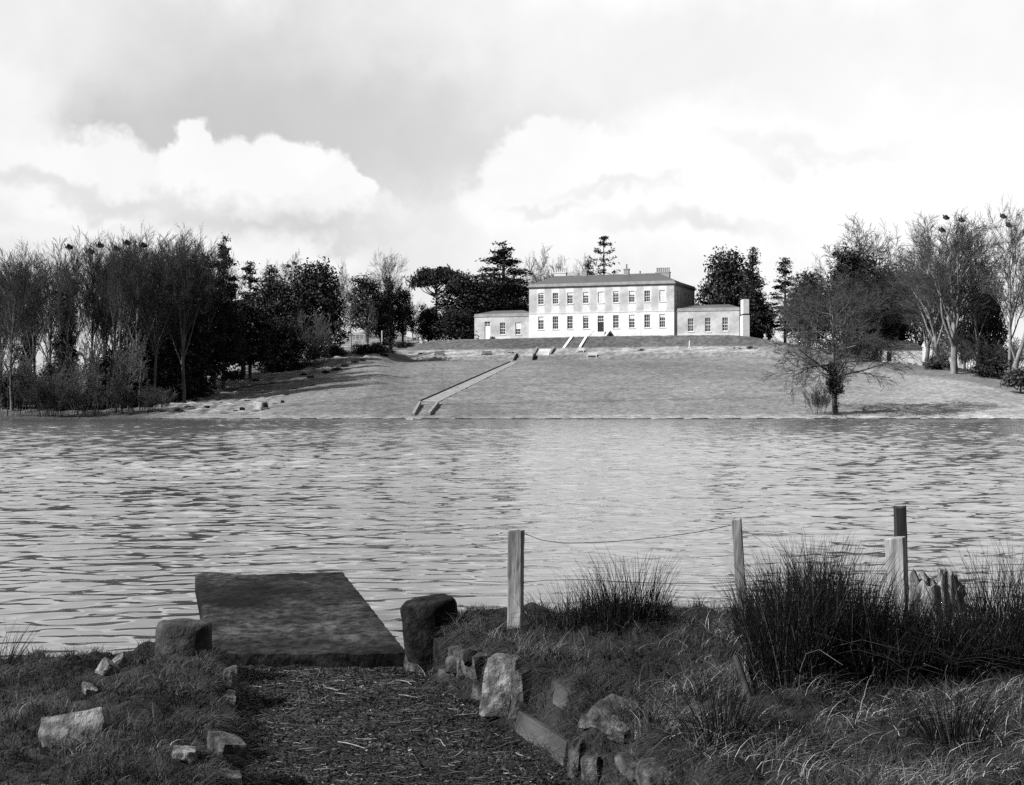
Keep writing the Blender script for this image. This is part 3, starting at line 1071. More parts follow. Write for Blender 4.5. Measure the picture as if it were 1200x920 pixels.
def bare(seed, L0, r0, kids, ratio, angle, start, up, wob, rmin=.022, n0=9, trunk_lean=0.0, droop=0.0, first_low=0.0):
    """leafless tree: trunk and limbs in one list, twigs in another"""
    rd = random.Random(seed)
    T, C = [], []

    def grow(p, d, L, r, depth):
        n = n0 if depth == 0 else (6 if depth == 1 else (4 if depth == 2 else 3))
        st_ = L / n
        pts = []
        for i in range(n):
            u_ = up[min(depth, len(up) - 1)]
            w = wob * (1 if depth else .35)
            d = nrm((d[0] + rd.gauss(0, w), d[1] + rd.gauss(0, w), d[2] + rd.gauss(0, w) * .6 + u_))
            q = (p[0] + d[0] * st_, p[1] + d[1] * st_, p[2] + d[2] * st_)
            ra = max(rmin, r * (1 - .72 * i / n)); rb = max(rmin, r * (1 - .72 * (i + 1) / n))
            (T if depth <= 1 else C).append(p + q + (ra, rb))
            pts.append((p, q, d, rb))
            p = q
        if depth >= len(kids):
            return
        s0 = start if depth == 0 else .25
        K = kids[depth]
        for k in range(K):
            f = s0 + (1 - s0) * ((k + rd.random()) / K)
            i = min(n - 1, int(f * n))
            a, b2, dd, rr = pts[i]
            g = f * n - i
            o = tuple(a[j] + (b2[j] - a[j]) * g for j in range(3))
            azm = rd.uniform(0, 6.283) if depth else k * 2.4 + rd.uniform(-.5, .5)
            an = R(angle[min(depth, len(angle) - 1)]) * rd.uniform(.7, 1.25)
            ref = (0, 0, 1) if abs(dd[2]) < .9 else (1, 0, 0)
            u1 = nrm((dd[1] * ref[2] - dd[2] * ref[1], dd[2] * ref[0] - dd[0] * ref[2], dd[0] * ref[1] - dd[1] * ref[0]))
            u2 = (dd[1] * u1[2] - dd[2] * u1[1], dd[2] * u1[0] - dd[0] * u1[2], dd[0] * u1[1] - dd[1] * u1[0])
            ca, sa_ = math.cos(an), math.sin(an)
            cz_, sz_ = math.cos(azm), math.sin(azm)
            nd = nrm(tuple(dd[j] * ca + (u1[j] * cz_ + u2[j] * sz_) * sa_ for j in range(3)))
            if depth == 0 and droop:
                nd = nrm((nd[0], nd[1], nd[2] - droop * (1 - f)))
            grow(o, nd, L * ratio[min(depth, len(ratio) - 1)] * rd.uniform(.75, 1.15) * ((1.15 - .5 * f) if depth == 0 else 1), max(rmin, rr * .62), depth + 1)
    grow((0, 0, -.6), nrm((trunk_lean, 0, 1)), L0, r0, 0)
    return T, C


PROTO = {}


def reg(name, parts):
    """parts: list of (part name, V, F, material, shade, k) ; kept as unlinked meshes with the prototype's size"""
    out = []
    allv = np.concatenate([p[1] for p in parts])
    for (pn, V_, F_, m_, sh_) in parts:
        o = mesh_np(pn, V_, F_, m_, shade=sh_, link=False)
        out.append(o)
    zmax = np.percentile(allv[:, 2], 99.2 if name[:4] in ('wood', 'tall', 'spre') else 99.7)
    w = np.percentile(np.abs(allv[:, 0]), 97) * 2
    PROTO[name] = (out, zmax, w)


def reg_bare(name, *a, ivy=0, tw='twig', bk='bark', **k):
    T, C = bare(*a, **k)
    parts = [('trunk',) + tubes(T, 6) + (M[bk], None), ('crown',) + tubes(C, 3) + (M[tw], None)]
    if ivy:
        r = np.random.default_rng(a[0])
        S = np.array([s for s in T if s[6] > ivy])
        i = r.integers(0, len(S), 900)
        f = r.random((900, 1))
        c0 = S[i, :3] * (1 - f) + S[i, 3:6] * f
        c0 = np.repeat(c0, 6, 0) + r.normal(size=(5400, 3)) * np.array([.45, .45, .6])
        c0 = c0[c0[:, 2] > 0]
        parts.append(('ivy',) + leaf_quads(c0, .26, r)[:2] + (M['ivy'], np.repeat(r.uniform(.5, 1.6, len(c0)), 4)))
    reg(name, parts)


fk = dict(rmin=.024)
reg_bare('wood0', 101, 25, .42, [16, 7, 6, 5], [.48, .55, .5, .5], [20, 24, 28], .28, [.02, .13, .09, .05], .09, **fk)
reg_bare('wood1', 102, 26, .36, [16, 7, 6, 5], [.44, .55, .5, .5], [21, 25, 28], .34, [.02, .14, .09, .05], .10, **fk)
reg_bare('wood2', 103, 24, .40, [15, 7, 6, 5], [.5, .52, .5, .5], [19, 24, 28], .22, [.02, .13, .08, .05], .10, **fk)
reg_bare('wood3', 104, 25, .34, [16, 7, 6, 4], [.42, .55, .5, .5], [22, 25, 28], .25, [.02, .14, .08, .04], .10, ivy=.10, **fk)
reg_bare('tall0', 111, 23, .60, [17, 8, 6, 5], [.52, .55, .5, .5], [30, 30, 32], .22, [.015, .09, .05, .02], .12, bk='bark_pale', tw='twig_mid', rmin=.026)
reg_bare('tall1', 112, 24, .55, [15, 8, 6, 5], [.5, .55, .5, .5], [28, 32, 32], .28, [.02, .10, .05, .02], .13, bk='bark_pale', tw='twig_mid', rmin=.026)
reg_bare('spread0', 121, 13, .55, [15, 8, 6, 5], [.72, .58, .5, .5], [50, 38, 36], .25, [.01, .05, .03, .01], .14, rmin=.024)
reg_bare('spread1', 122, 12, .5, [15, 8, 6, 5], [.7, .58, .5, .5], [54, 40, 38], .2, [.01, .06, .03, .01], .15, tw='twig_pale', rmin=.024)
reg_bare('lone', 131, 15.5, .5, [22, 8, 7, 6], [.62, .52, .48, .45], [58, 42, 38], .30, [.03, .02, -.01, -.02], .13, rmin=.024, droop=.35, tw='twig_mid')
reg_bare('thin0', 141, 12, .16, [12, 6, 5], [.3, .5, .5], [40, 35], .3, [.02, .06, .03], .12, bk='bark_pale', tw='twig_pale', rmin=.025)


def reg_shrub(name, seed, n, h, spread, tw):
    """bare many-stemmed shrub"""
    rd = random.Random(seed)
    S = []
    for i in range(n):
        a = rd.uniform(0, 6.283); rr = spread * math.sqrt(rd.random()) * .35
        T, C = bare(seed * 100 + i, h * rd.uniform(.6, 1), .05, [7, 5, 4], [.45, .5, .5], [30, 34, 34], .2, [.02, .06, .03], .14, rmin=.022, n0=5, trunk_lean=rd.uniform(.1, .6))
        ca, sa_ = math.cos(a), math.sin(a)
        for s in T + C:
            S.append((s[0] * ca - s[1] * sa_ + rr * ca, s[0] * sa_ + s[1] * ca + rr * sa_, s[2] + .5, s[3] * ca - s[4] * sa_ + rr * ca, s[3] * sa_ + s[4] * ca + rr * sa_, s[5] + .5, s[6], s[7]))
    reg(name, [('stems',) + tubes(S, 3) + (M[tw], None)])


reg_shrub('thicket0', 51, 22, 6, 7, 'twig_pale')
reg_shrub('thicket1', 52, 20, 5, 6, 'twig')


def clump_leaves(cent, per, sig, size, r, flat=0.0):
    C = np.repeat(cent, per, 0) + r.normal(size=(len(cent) * per, 3)) * np.asarray(sig)
    V_, F_, s_ = leaf_quads(C, size, r, flat)
    cs = np.repeat(np.repeat(r.uniform(.45, 1.9, len(cent)), per), 4)
    return V_, F_, s_ * cs


def shell_points(lobes, n, r, inner=.55):
    L_ = np.array(lobes, float)
    vol = (L_[:, 3] * L_[:, 4] + L_[:, 3] * L_[:, 5])
    i = r.choice(len(L_), n, p=vol / vol.sum())
    d = r.normal(size=(n, 3)); d /= np.linalg.norm(d, axis=1, keepdims=True)
    rad = r.uniform(inner, 1, (n, 1)) ** .6
    return L_[i, :3] + d * rad * L_[i, 3:6]


def reg_ever(name, seed, lobes, n, per, sig, size, trunk, m='leaf', flat=0.0, extra=None, inner=.55):
    r = np.random.default_rng(seed)
    c = shell_points(lobes, n, r, inner)
    V_, F_, s_ = clump_leaves(c, per, sig, size, r, flat)
    segs = list(trunk)
    reg(name, [('trunk',) + tubes(segs, 6) + (M['bark'], None), ('crown', V_, F_, M[m], s_)])


def trunk_seg(h, r, lean=0.0, n=6):
    out = []
    for i in range(n):
        a, b2 = i / n, (i + 1) / n
        out.append((lean * h * a * a, 0, h * a - .5 * (i == 0), lean * h * b2 * b2, 0, h * b2, r * (1 - .8 * a), r * (1 - .8 * b2)))
    return out


def limbs(lobes, h0, r, lean=0, frac=.8):
    """branches from the trunk out to each lobe"""
    out = []
    for l in lobes:
        z = max(.8, l[2] - .35 * math.hypot(l[0], l[1]))
        a = (0, 0, z * frac); m_ = ((l[0]) * .55, l[1] * .55, z * frac + (l[2] - z * frac) * .35); b2 = (l[0], l[1], l[2])
        out.append(a + m_ + (r, r * .6)); out.append(m_ + b2 + (r * .6, r * .25))
    return out


rd = random.Random(5)


def dome(seed, w, h, n, base=.0, lob=(.28, .42)):
    rdd = random.Random(seed)
    L_ = []
    for i in range(n):
        f = (i + .5) / n
        z = base + (h - base) * (.12 + .80 * f)
        rad = w / 2 * math.sqrt(max(.03, 1 - (max(0, f - .3) / .72) ** 2)) * rdd.uniform(.35, .72)
        a = i * 2.4 + rdd.uniform(-.4, .4)
        s = w * rdd.uniform(*lob) * (.75 if f > .7 else 1)
        L_.append((rad * math.cos(a), rad * math.sin(a), z, s * .62, s * .62, min(s * .55, (h - base) * .22)))
    L_.append((0, 0, base + (h - base) * .45, w * .3, w * .3, (h - base) * .42))
    return L_


d0 = dome(1, 12, 16, 15, 1)
reg_ever('yew0', 61, d0, 750, 16, .5, .30, trunk_seg(13, .5) + limbs(d0, 0, .16))
d1 = dome(2, 13, 13, 14, .2)
reg_ever('yew1', 62, d1, 760, 16, .55, .32, trunk_seg(10, .5) + limbs(d1, 0, .16))
d2 = dome(3, 12, 20, 20, 3, (.24, .36))
reg_ever('oak_ever', 63, d2, 640, 15, .55, .32, trunk_seg(17, .55) + limbs(d2, 0, .18), inner=.7)
# dense spire: whorls of drooping lobes
sp = []
rdd = random.Random(8)
for i in range(16):
    f = i / 15
    for k in range(6 if f < .7 else 3):
        a = k * 6.283 / 6 + i * .7 + rdd.uniform(-.2, .2)
        rad = 4.1 * (1 - f) ** .8 * rdd.uniform(.5, .85) + .1
        sp.append((rad * math.cos(a), rad * math.sin(a), 1.5 + 20.0 * f - .2 * rad, .9 + .9 * (1 - f), .9 + .9 * (1 - f), .8))
reg_ever('spire', 64, sp, 800, 15, (.42, .42, .3), .27, trunk_seg(22.5, .5))
# cedar: flat plates at different heights
cd = []
rdd = random.Random(9)
for i in range(52):
    f = i / 51
    rad = 7.0 * (1 - f ** 1.35) * rdd.uniform(.25, 1.0) + .2
    a = i * 2.4 + rdd.uniform(-.5, .5)
    s = 2.5 * (1 - .66 * f) * rdd.uniform(.7, 1.3)
    cd.append((rad * math.cos(a), rad * math.sin(a), 2.5 + 18 * f + rdd.uniform(-.7, .7), s, s, .5))
reg_ever('cedar', 65, cd, 900, 16, (.45, .45, .2), .28, trunk_seg(20.5, .5) + limbs(cd, 0, .13, frac=.97), flat=.4, inner=.2)
cd2 = []
rdd = random.Random(19)
for i in range(34):
    f = i / 33
    rad = 4.4 * (1 - f ** 1.3) * rdd.uniform(.25, 1.0) + .1
    a = i * 2.4 + rdd.uniform(-.5, .5)
    s = 1.7 * (1 - .6 * f) * rdd.uniform(.6, 1.4)
    cd2.append((rad * math.cos(a), rad * math.sin(a), 3 + 15.5 * f, s, s, .32))
reg_ever('layer', 66, cd2, 480, 15, (.42, .42, .12), .25, trunk_seg(18.8, .35) + limbs(cd2, 0, .09, frac=.98), flat=.4, inner=.2)
# umbrella pine: clear trunk, wide flat-bottomed dome
pn = []
rdd = random.Random(10)
for i in range(20):
    a = i * 2.4; rad = 5.2 * math.sqrt((i + .5) / 20)
    pn.append((rad * math.cos(a) - .4, rad * math.sin(a), 12.4 - .055 * rad * rad + rdd.uniform(-.5, .4), 1.9, 1.9, 1.15))
reg_ever('pine', 67, pn, 560, 16, (.4, .4, .25), .27, trunk_seg(11.5, .42, -.02) + limbs(pn, 0, .14, frac=.85), inner=.4)
# thin crowned fir with tiers of open branches
ft, fc = trunk_seg(17.5, .3, 0, 8), []
rdd = random.Random(12)
for i in range(12):
    f = i / 11
    z = 5.5 + 11.6 * f + rdd.uniform(-.3, .3)
    for k in range(5):
        if rdd.random() < .22 and f < .85: continue
        a = k * 1.257 + i * .9 + rdd.uniform(-.5, .5)
        L_ = (4.0 * (1 - f) ** .6 + .5) * rdd.uniform(.45, 1.15)
        e0 = (0, 0, z); e1 = (L_ * .6 * math.cos(a), L_ * .6 * math.sin(a), z - .1 * L_); e2 = (L_ * math.cos(a), L_ * math.sin(a), z + .16 * L_)
        ft += [e0 + e1 + (.06, .045), e1 + e2 + (.045, .02)]
        for q in np.linspace(.55, 1, 3):
            fc.append((L_ * q * math.cos(a), L_ * q * math.sin(a), z - .1 * L_ + .5 * L_ * (q - .5)))
r = np.random.default_rng(68)
V_, F_, s_ = clump_leaves(np.array(fc), 13, (.3, .3, .14), .2, r, .3)
reg('fir', [('trunk',) + tubes(ft, 5) + (M['bark'], None), ('crown', V_, F_, M['leaf'], s_)])
# ivy column
iv = [(random.Random(i).uniform(-.6, .6), random.Random(i + 50).uniform(-.6, .6), 1 + i * 1.15, 1.5 - .03 * i, 1.5 - .03 * i, 1.2) for i in range(16)]
reg_ever('ivied', 69, iv, 420, 15, .4, .28, trunk_seg(19.5, .4), m='ivy')
b0 = dome(21, 4.6, 2.8, 9, -.4, (.4, .6))
reg_ever('bush0', 70, b0, 210, 14, .25, .2, trunk_seg(1.5, .1), m='bush')
b1 = dome(22, 5.2, 2.2, 9, -.5, (.35, .6))
reg_ever('bush1', 71, b1, 210, 14, .25, .2, trunk_seg(1.2, .1), m='leaf')
# loose shaggy conifer bush with hanging sprays
sg = []
for i in range(60):
    a = random.uniform(0, 6.283); rr = random.uniform(.2, 2.2)
    sg.append((rr * math.cos(a), rr * math.sin(a), 2.6 - .45 * rr, .5, .5, .6))
reg_ever('shag', 72, sg, 320, 12, (.3, .3, .4), .24, trunk_seg(2.6, .15), m='leaf_mid')

used_first = set()


def plant(proto, px, top, Y, label, wpx=None, name='tree', cat='tree', group=None, base=None, rz=None, off=0.0):
    parts, h0, w0 = PROTO[proto]
    x = (px - CX) / F * Y
    zb = fg(x, Y) if base is None else zof(base, Y)
    H_ = zof(top, Y) - zb
    sz_ = H_ / h0
    sxy = (wpx / F * Y / w0) if wpx else sz_ * random.uniform(.92, 1.08)
    e = empty(name, (x, Y, zb + off), random.uniform(0, 6.28) if rz is None else rz)
    e.scale = (sxy, sxy, sz_)
    tag(e, label, cat, group)
    for q in parts:
        c_ = q if (proto, q.name) not in used_first else q.copy()
        used_first.add((proto, q.name))
        COL.objects.link(c_)
        c_.parent = e
    return e

# ------------------------------------------------------------------ the trees, one by one
GL = 'bare trees of the left wood'
T = 'bare_tree'
BT = 'bare tree'
wood = [
    # proto, px, top, Y, crown px, base, label
    ('wood1', -18, 305, 262, 70, None, 'bare tree cut by the left edge of the photo, leftmost of the lakeside wood'),
    ('wood0', 14, 299, 256, 62, None, 'bare tree second from the left edge of the lakeside wood, greyish twiggy top'),
    ('wood2', 40, 293, 272, 60, None, 'bare tree left of the ivy-dark trunk, third in the lakeside wood'),
    ('wood3', 70, 283, 254, 58, None, 'ivy clad bare tree left of the bright gap in the lakeside wood'),
    ('wood0', 58, 300, 292, 60, None, 'lower bare tree standing behind the ivy clad tree left of the bright gap'),
    ('wood2', 108, 281, 258, 50, None, 'bare tree just right of the bright gap in the lakeside wood'),
    ('wood1', 126, 284, 276, 58, None, 'bare tree behind the one right of the bright gap'),
    ('wood0', 142, 279, 254, 58, None, 'tall straight bare tree, fourth right of the bright gap'),
    ('wood2', 161, 276, 268, 60, None, 'tallest bare tree with nests near the middle of the lakeside wood'),
    ('wood1', 180, 280, 256, 62, None, 'bare tree with wide fan of twigs right of the tallest one'),
    ('wood3', 198, 279, 274, 60, None, 'ivied bare tree behind the fan shaped one in the lakeside wood'),
    ('wood0', 216, 280, 258, 62, None, 'bare tree with rounded top near the right end of the lakeside wood'),
    ('wood2', 236, 283, 270, 66, None, 'last tall bare tree of the lakeside wood before the dark spiky one'),
    ('wood1', 120, 292, 300, 66, None, 'bare tree deep inside the lakeside wood behind the gap'),
    ('wood0', 170, 286, 310, 70, None, 'bare tree deep inside the lakeside wood behind its tallest tree'),
    ('wood2', 215, 290, 306, 70, None, 'bare tree deep inside the lakeside wood behind the round topped one'),
    ('wood3', 28, 312, 300, 62, None, 'ivied bare tree deep at the left end of the lakeside wood'),
    ('wood1', 148, 281, 284, 56, None, 'bare tree behind the fourth one right of the bright gap'),
    ('wood2', 190, 283, 292, 64, None, 'bare tree behind the wide fan of twigs in the lakeside wood'),
    ('wood0', 204, 284, 300, 60, None, 'bare tree behind the ivied one near the right end of the wood'),
    ('wood1', 228, 288, 288, 60, None, 'bare tree behind the last tall one of the lakeside wood'),
    ('wood2', 252, 290, 284, 50, None, 'bare tree mixed with the dark spiky topped evergreen'),
    ('wood2', 84, 288, 268, 34, None, 'slim bare tree at the left lip of the bright gap'),
    ('wood0', 2, 302, 280, 60, None, 'bare tree behind the second from the left edge'),
    ('wood1', 36, 300, 310, 60, None, 'bare tree far inside the left end of the lakeside wood'),
    ('wood0', 134, 286, 318, 60, None, 'bare tree far inside the wood right of the bright gap'),
]
for (pr, px, top, Y, w, base, lab) in wood:
    plant(pr, px, top, Y, lab, w * 1.08, T, BT, GL, base)
for (px, top, Y, w, pr, lab) in [
    (150, 385, 249, 26, 'thin0', 'slender pale stemmed young tree at the wood edge, left of two'),
    (163, 392, 247, 24, 'thin0', 'slender leaning pale stemmed young tree at the wood edge, right of two'),
]:
    plant(pr, px, top, Y, lab, w, T, BT, 'young pale trees at the wood edge')
shr = [
    ('thicket0', 10, 398, 236, 84, 'pale twiggy thicket on the shore at the left edge of the photo'),
    ('thicket1', 52, 432, 234, 50, 'dark low thicket on the shore below the ivy clad tree'),
    ('thicket0', 82, 428, 232, 56, 'grey thicket on the shore below the bright gap of the wood'),
    ('thicket0', 118, 392, 240, 84, 'tall pale thicket on the shore right of the bright gap'),
    ('thicket1', 160, 446, 235, 62, 'brushy thicket overhanging the shore right of the tall pale one'),
    ('thicket0', 184, 456, 238, 44, 'last small thicket of the wooded shore beside the rough grass'),
    ('thicket1', 60, 440, 229, 50, 'low dark brush hanging over the water left of the middle of the wood'),
    ('thicket1', 100, 450, 246, 60, 'dark brush within the wood behind the shore thickets'),
    ('thicket1', 140, 446, 262, 70, 'dark brush deep in the wood behind the slender pale trees'),
    ('thicket1', 25, 440, 262, 70, 'dark brush deep in the wood at its left end'),
    ('thicket1', 185, 430, 275, 80, 'dark brush deep in the wood near its right end'),
    ('thicket0', 362, 366, 316, 66, 'round grey twiggy shrub in front of the big dark yew'),
]
for (pr, px, top, Y, w, lab) in shr:
    plant(pr, px, top, Y, lab, w, 'thicket', 'shrub', 'bare thickets of the left bank')
ever = [
    ('ivied', 78, 330, 262, 26, None, 'dark ivy smothered trunk left of the bright gap in the wood'),
    ('ivied', 232, 300, 268, 34, None, 'black ivy column inside the right end of the lakeside wood'),
    ('ivied', 205, 345, 264, 40, None, 'lower black ivy column within the lakeside wood'),
    ('yew1', 128, 410, 268, 60, None, 'dark evergreen undergrowth behind the tall pale thicket'),
    ('yew1', 168, 400, 280, 70, None, 'dark evergreen undergrowth below the tallest bare tree'),
    ('yew0', 205, 380, 286, 64, None, 'dark evergreen undergrowth right of the slender pale trees'),
    ('yew1', 66, 425, 256, 50, None, 'dark evergreen undergrowth at the foot of the ivy clad tree'),
    ('yew1', 150, 428, 258, 60, None, 'low dark evergreen undergrowth behind the brushy thicket'),
    ('yew1', 200, 425, 262, 56, None, 'low dark evergreen undergrowth near the right end of the wood'),
    ('yew1', 20, 432, 262, 60, None, 'low dark evergreen undergrowth at the left edge of the wood'),
    ('yew0', 180, 340, 300, 60, None, 'tall dark evergreen hidden deep in the lakeside wood'),
    ('yew0', 228, 330, 296, 56, None, 'tall dark evergreen deep at the right end of the wood'),
    ('cedar', 262, 281, 276, 52, None, 'dark spiky topped evergreen at the right end of the lakeside wood'),
    ('oak_ever', 250, 335, 280, 66, None, 'broad black evergreen below the spiky topped one'),
    ('layer', 293, 308, 300, 44, None, 'ragged dark pine right of the spiky topped evergreen'),
    ('oak_ever', 285, 350, 296, 62, None, 'low black evergreen under the ragged dark pine'),
    ('oak_ever', 322, 326, 322, 56, None, 'dark evergreen between the ragged pine and the big yew'),
    ('layer', 318, 312, 330, 36, None, 'thin layered conifer behind the dark evergreen left of the big yew'),
    ('yew0', 370, 308, 340, 66, None, 'big black domed yew left of the pale stemmed birch'),
    ('yew1', 330, 372, 316, 60, None, 'low black yew in front, left of the round grey shrub'),
    ('oak_ever', 430, 323, 372, 44, None, 'dark evergreen between the pale birch and the twin stemmed bare tree'),
    ('yew0', 447, 346, 376, 34, None, 'narrow dark evergreen at the foot of the twin stemmed bare tree'),
    ('oak_ever', 472, 338, 374, 26, None, 'narrow dark evergreen right of the twin stemmed bare tree'),
    ('ivied', 456, 324, 371, 14, None, 'dark ivy round the twin stemmed bare tree'),
    ('pine', 511, 313, 392, 62, None, 'umbrella topped dark pine on a leaning trunk left of the house'),
    ('cedar', 590, 287, 398, 88, None, 'tall layered dark cedar rising left of the house'),
    ('yew1', 502, 358, 380, 34, None, 'small dark bush leaved evergreen at the left end of the terrace'),
    ('yew0', 548, 322, 386, 76, None, 'broad dark evergreen between the umbrella pine and the cedar'),
    ('yew1', 535, 362, 376, 60, None, 'low dark evergreen mass left of the left wing'),
    ('yew0', 597, 326, 394, 52, None, 'dark evergreen behind the left wing under the cedar'),
    ('yew0', 572, 330, 392, 60, None, 'dense dark evergreen in the middle of the mass left of the house'),
    ('layer', 690, 306, 410, 26, None, 'small dark conifer behind the roof between the left chimneys and the fir'),
    ('fir', 707.5, 277, 412, 44, None, 'open tiered fir tree rising behind the house roof'),
    ('yew0', 852, 295, 372, 62, None, 'tall round headed dark evergreen right of the house'),
    ('spire', 882, 292, 364, 40, None, 'dark pointed conifer right of the round headed evergreen'),
    ('yew0', 846, 345, 378, 44, None, 'low dark evergreen behind the right wing roof'),
    ('yew1', 892, 352, 368, 34, None, 'dark skirted evergreen right of the stone pier'),
    ('layer', 920, 303, 366, 40, None, 'thin dark layered cedar at the left end of the right wood'),
    ('oak_ever', 1003, 290, 352, 66, None, 'big dark round crown in the middle of the right wood'),
    ('yew0', 948, 320, 352, 52, None, 'dark evergreen behind the lone lakeside tree'),
    ('oak_ever', 1050, 312, 350, 56, None, 'dark evergreen between the big round crown and the tall nest trees'),
    ('yew0', 1160, 338, 322, 36, None, 'dark evergreen between the two tall nest trees'),
    ('yew1', 1035, 352, 344, 54, None, 'low dark evergreen left above the white outbuilding'),
]
for (pr, px, top, Y, w, base, lab) in ever:
    plant(pr, px, top, Y, lab, w, 'evergreen_tree', 'evergreen tree', 'dark evergreens around the house', base)
bares = [
    ('spread1', 343, 303, 400, 60, None, 'bare tree with nests rising behind the big yew'),
    ('spread0', 399, 311, 398, 34, None, 'bare tree behind the pale stemmed birch'),
    ('thin0', 411.5, 322, 352, 26, None, 'tall pale stemmed birch on the slope'),
    ('thin0', 431, 352, 350, 26, None, 'short pale stemmed birch on the slope, right of the tall one'),
    ('tall1', 457, 299, 376, 46, None, 'twin stemmed bare tree rising above the dark evergreens'),
    ('spread0', 484, 350, 410, 26, None, 'small hazy bare tree left of the umbrella pine'),
    ('spread1', 645, 297, 425, 62, None, 'spreading bare tree behind the left end of the house roof'),
    ('spread0', 676, 306, 430, 48, None, 'low bare tree behind the roof beside the left chimney stack'),
    ('spread1', 1000, 262, 372, 100, None, 'pale bare crown rising above the big dark tree of the right wood'),
    ('spread0', 1042, 296, 345, 84, None, 'twiggy bare tree left of the tall nest tree'),
    ('spread0', 985, 330, 340, 90, None, 'brownish bare tree behind the lone lakeside tree'),
    ('tall0', 1118, 251, 302, 108, None, 'tall bare nest tree with a pale trunk, left of two'),
    ('tall1', 1182, 247, 296, 72, None, 'tall bare nest tree near the right edge, right of two'),
    ('spread0', 1086, 300, 326, 84, None, 'dense bare tree behind the left nest tree'),
    ('wood1', 1205, 270, 305, 44, None, 'bare tree cut by the right edge of the photo'),
    ('spread1', 1150, 300, 330, 80, None, 'bare tree behind the gap between the two nest trees'),
    ('spread0', 1075, 322, 340, 90, None, 'dense twiggy bare tree above the white outbuilding'),
    ('spread0', 1030, 318, 346, 90, None, 'dense twiggy bare tree right of the lone lakeside tree'),
    ('spread0', 1120, 318, 340, 90, None, 'dense twiggy bare tree behind the trunk of the left nest tree'),
    ('tall0', 1098, 268, 316, 70, None, 'tall bare tree just left of the left nest tree'),
    ('tall1', 1145, 268, 312, 60, None, 'tall bare tree filling the gap right of the left nest tree'),
    ('spread1', 936, 332, 346, 44, None, 'low bare tree right of the thin layered cedar'),
]
for (pr, px, top, Y, w, base, lab) in bares:
    plant(pr, px, top, Y, lab, w, T, BT, 'bare trees around the house', base)
for (pr, px, top, Y, w, lab) in [
    ('thicket0', 1118, 392, 312, 56, 'twiggy undergrowth left of the pale trunk of the nest tree'),
    ('thicket1', 1165, 392, 304, 70, 'twiggy undergrowth right of the pale trunk of the nest tree'),
    ('thicket1', 1022, 392, 338, 50, 'twiggy undergrowth beside the white outbuilding'),
    ('thicket0', 1200, 396, 300, 60, 'twiggy undergrowth at the right edge of the photo'),
    ('thicket1', 985, 392, 336, 70, 'twiggy undergrowth behind the lone lakeside tree'),
    ('thicket0', 1130, 372, 330, 80, 'tall undergrowth behind the pale trunk of the nest tree'),
]:
    plant(pr, px, top, Y, lab, w, 'thicket', 'shrub', 'undergrowth of the right wood')
# the lone tree on the shore, ivy on its trunk, and the little bush beside it
lone = plant('lone', 979, 322, 231, 'lone spreading bare tree with ivy clad trunk on the lake shore', 134, T, BT, rz=.6)
r = np.random.default_rng(77)
zz = np.concatenate([r.uniform(.2, 3.2, 10), r.uniform(3.3, 7.6, 510)])
cen_ = np.stack([r.normal(size=520) * (.14 + .10 * np.minimum(zz, 5)), r.normal(size=520) * (.14 + .10 * np.minimum(zz, 5)), zz], 1)
V_, F_, s_ = clump_leaves(cen_, 11, (.25, .25, .3), .2, r)
iv_ = mesh_np('ivy', V_, F_, M['ivy'], s_)
iv_.parent = lone
plant('thicket0', 960, 452, 230.5, 'small round twiggy bush left of the lone lakeside tree', 34, 'thicket', 'shrub')
# bushes
for (pr, px, top, base, Y, w, lab) in [
    ('bush0', 369, 403, 419, 325, 26, 'round clipped looking bush on the rough slope below the big yew'),
    ('bush0', 393, 404, 416, 338, 24, 'pale brushy bush on the slope left of the dark pair'),
    ('bush1', 428, 402, 414, 345, 34, 'dark spreading bush, left of the pair below the birches'),
    ('bush1', 447, 400, 412, 352, 28, 'dark spreading bush, right of the pair below the birches'),
    ('bush1', 472, 399, 407, 368, 24, 'dark bush at the left shoulder of the terrace'),
    ('bush1', 222, 432, 447, 282, 34, 'low black bush at the foot of the evergreens on the rough slope'),
    ('bush1', 325, 419, 434, 312, 40, 'low dark bush under the yews'),
    ('bush1', 345, 424, 430, 318, 50, 'flat dark brush in the shade under the yews'),
    ('bush1', 492.5, 412.5, 418.5, yt(15, 492), 9, 'small dark rounded shrub at the left end of the terrace bed'),
    ('bush1', 751, 408.2, 413.5, yt(15, 751), 8, 'small dark pointed shrub on the terrace below the fifth lower window from the right'),
    ('bush1', 860, 406.5, 412, yt(14, 860), 6, 'small round dark shrub, leftmost of four at the right end of the terrace'),
    ('bush0', 867, 406.5, 411.5, yt(14, 867), 6, 'small pale flecked shrub, second of four at the right end of the terrace'),
    ('bush1', 878.5, 404.5, 412.5, yt(14, 878), 9, 'largest of the four dark shrubs at the right end of the terrace'),
    ('bush1', 886, 406.5, 412.5, yt(14, 886), 7, 'small dark shrub, rightmost of four at the end of the terrace'),
    ('bush1', 715, 388.8, 394.5, yt(3.6, 715), 5, 'small dark shrub against the right side of the front steps'),
    ('bush0', 577, 393.5, 398.5, yt(3, 577), 8, 'small shrub by the white door of the left wing'),
    ('shag', 1196, 430, 459, 266, 36, 'shaggy dark conifer bush at the right edge beside the pale leaning trunk'),
    ('bush1', 1162, 420, 439, 296, 44, 'dark round bush between the nest tree and the leaning trunk'),
    ('bush0', 1098, 414, 431, 316, 32, 'dark low bush right of the white outbuilding'),
]:
    plant(pr, px, top, Y, lab, w, 'bush', 'bush', None, base, off=-.1)
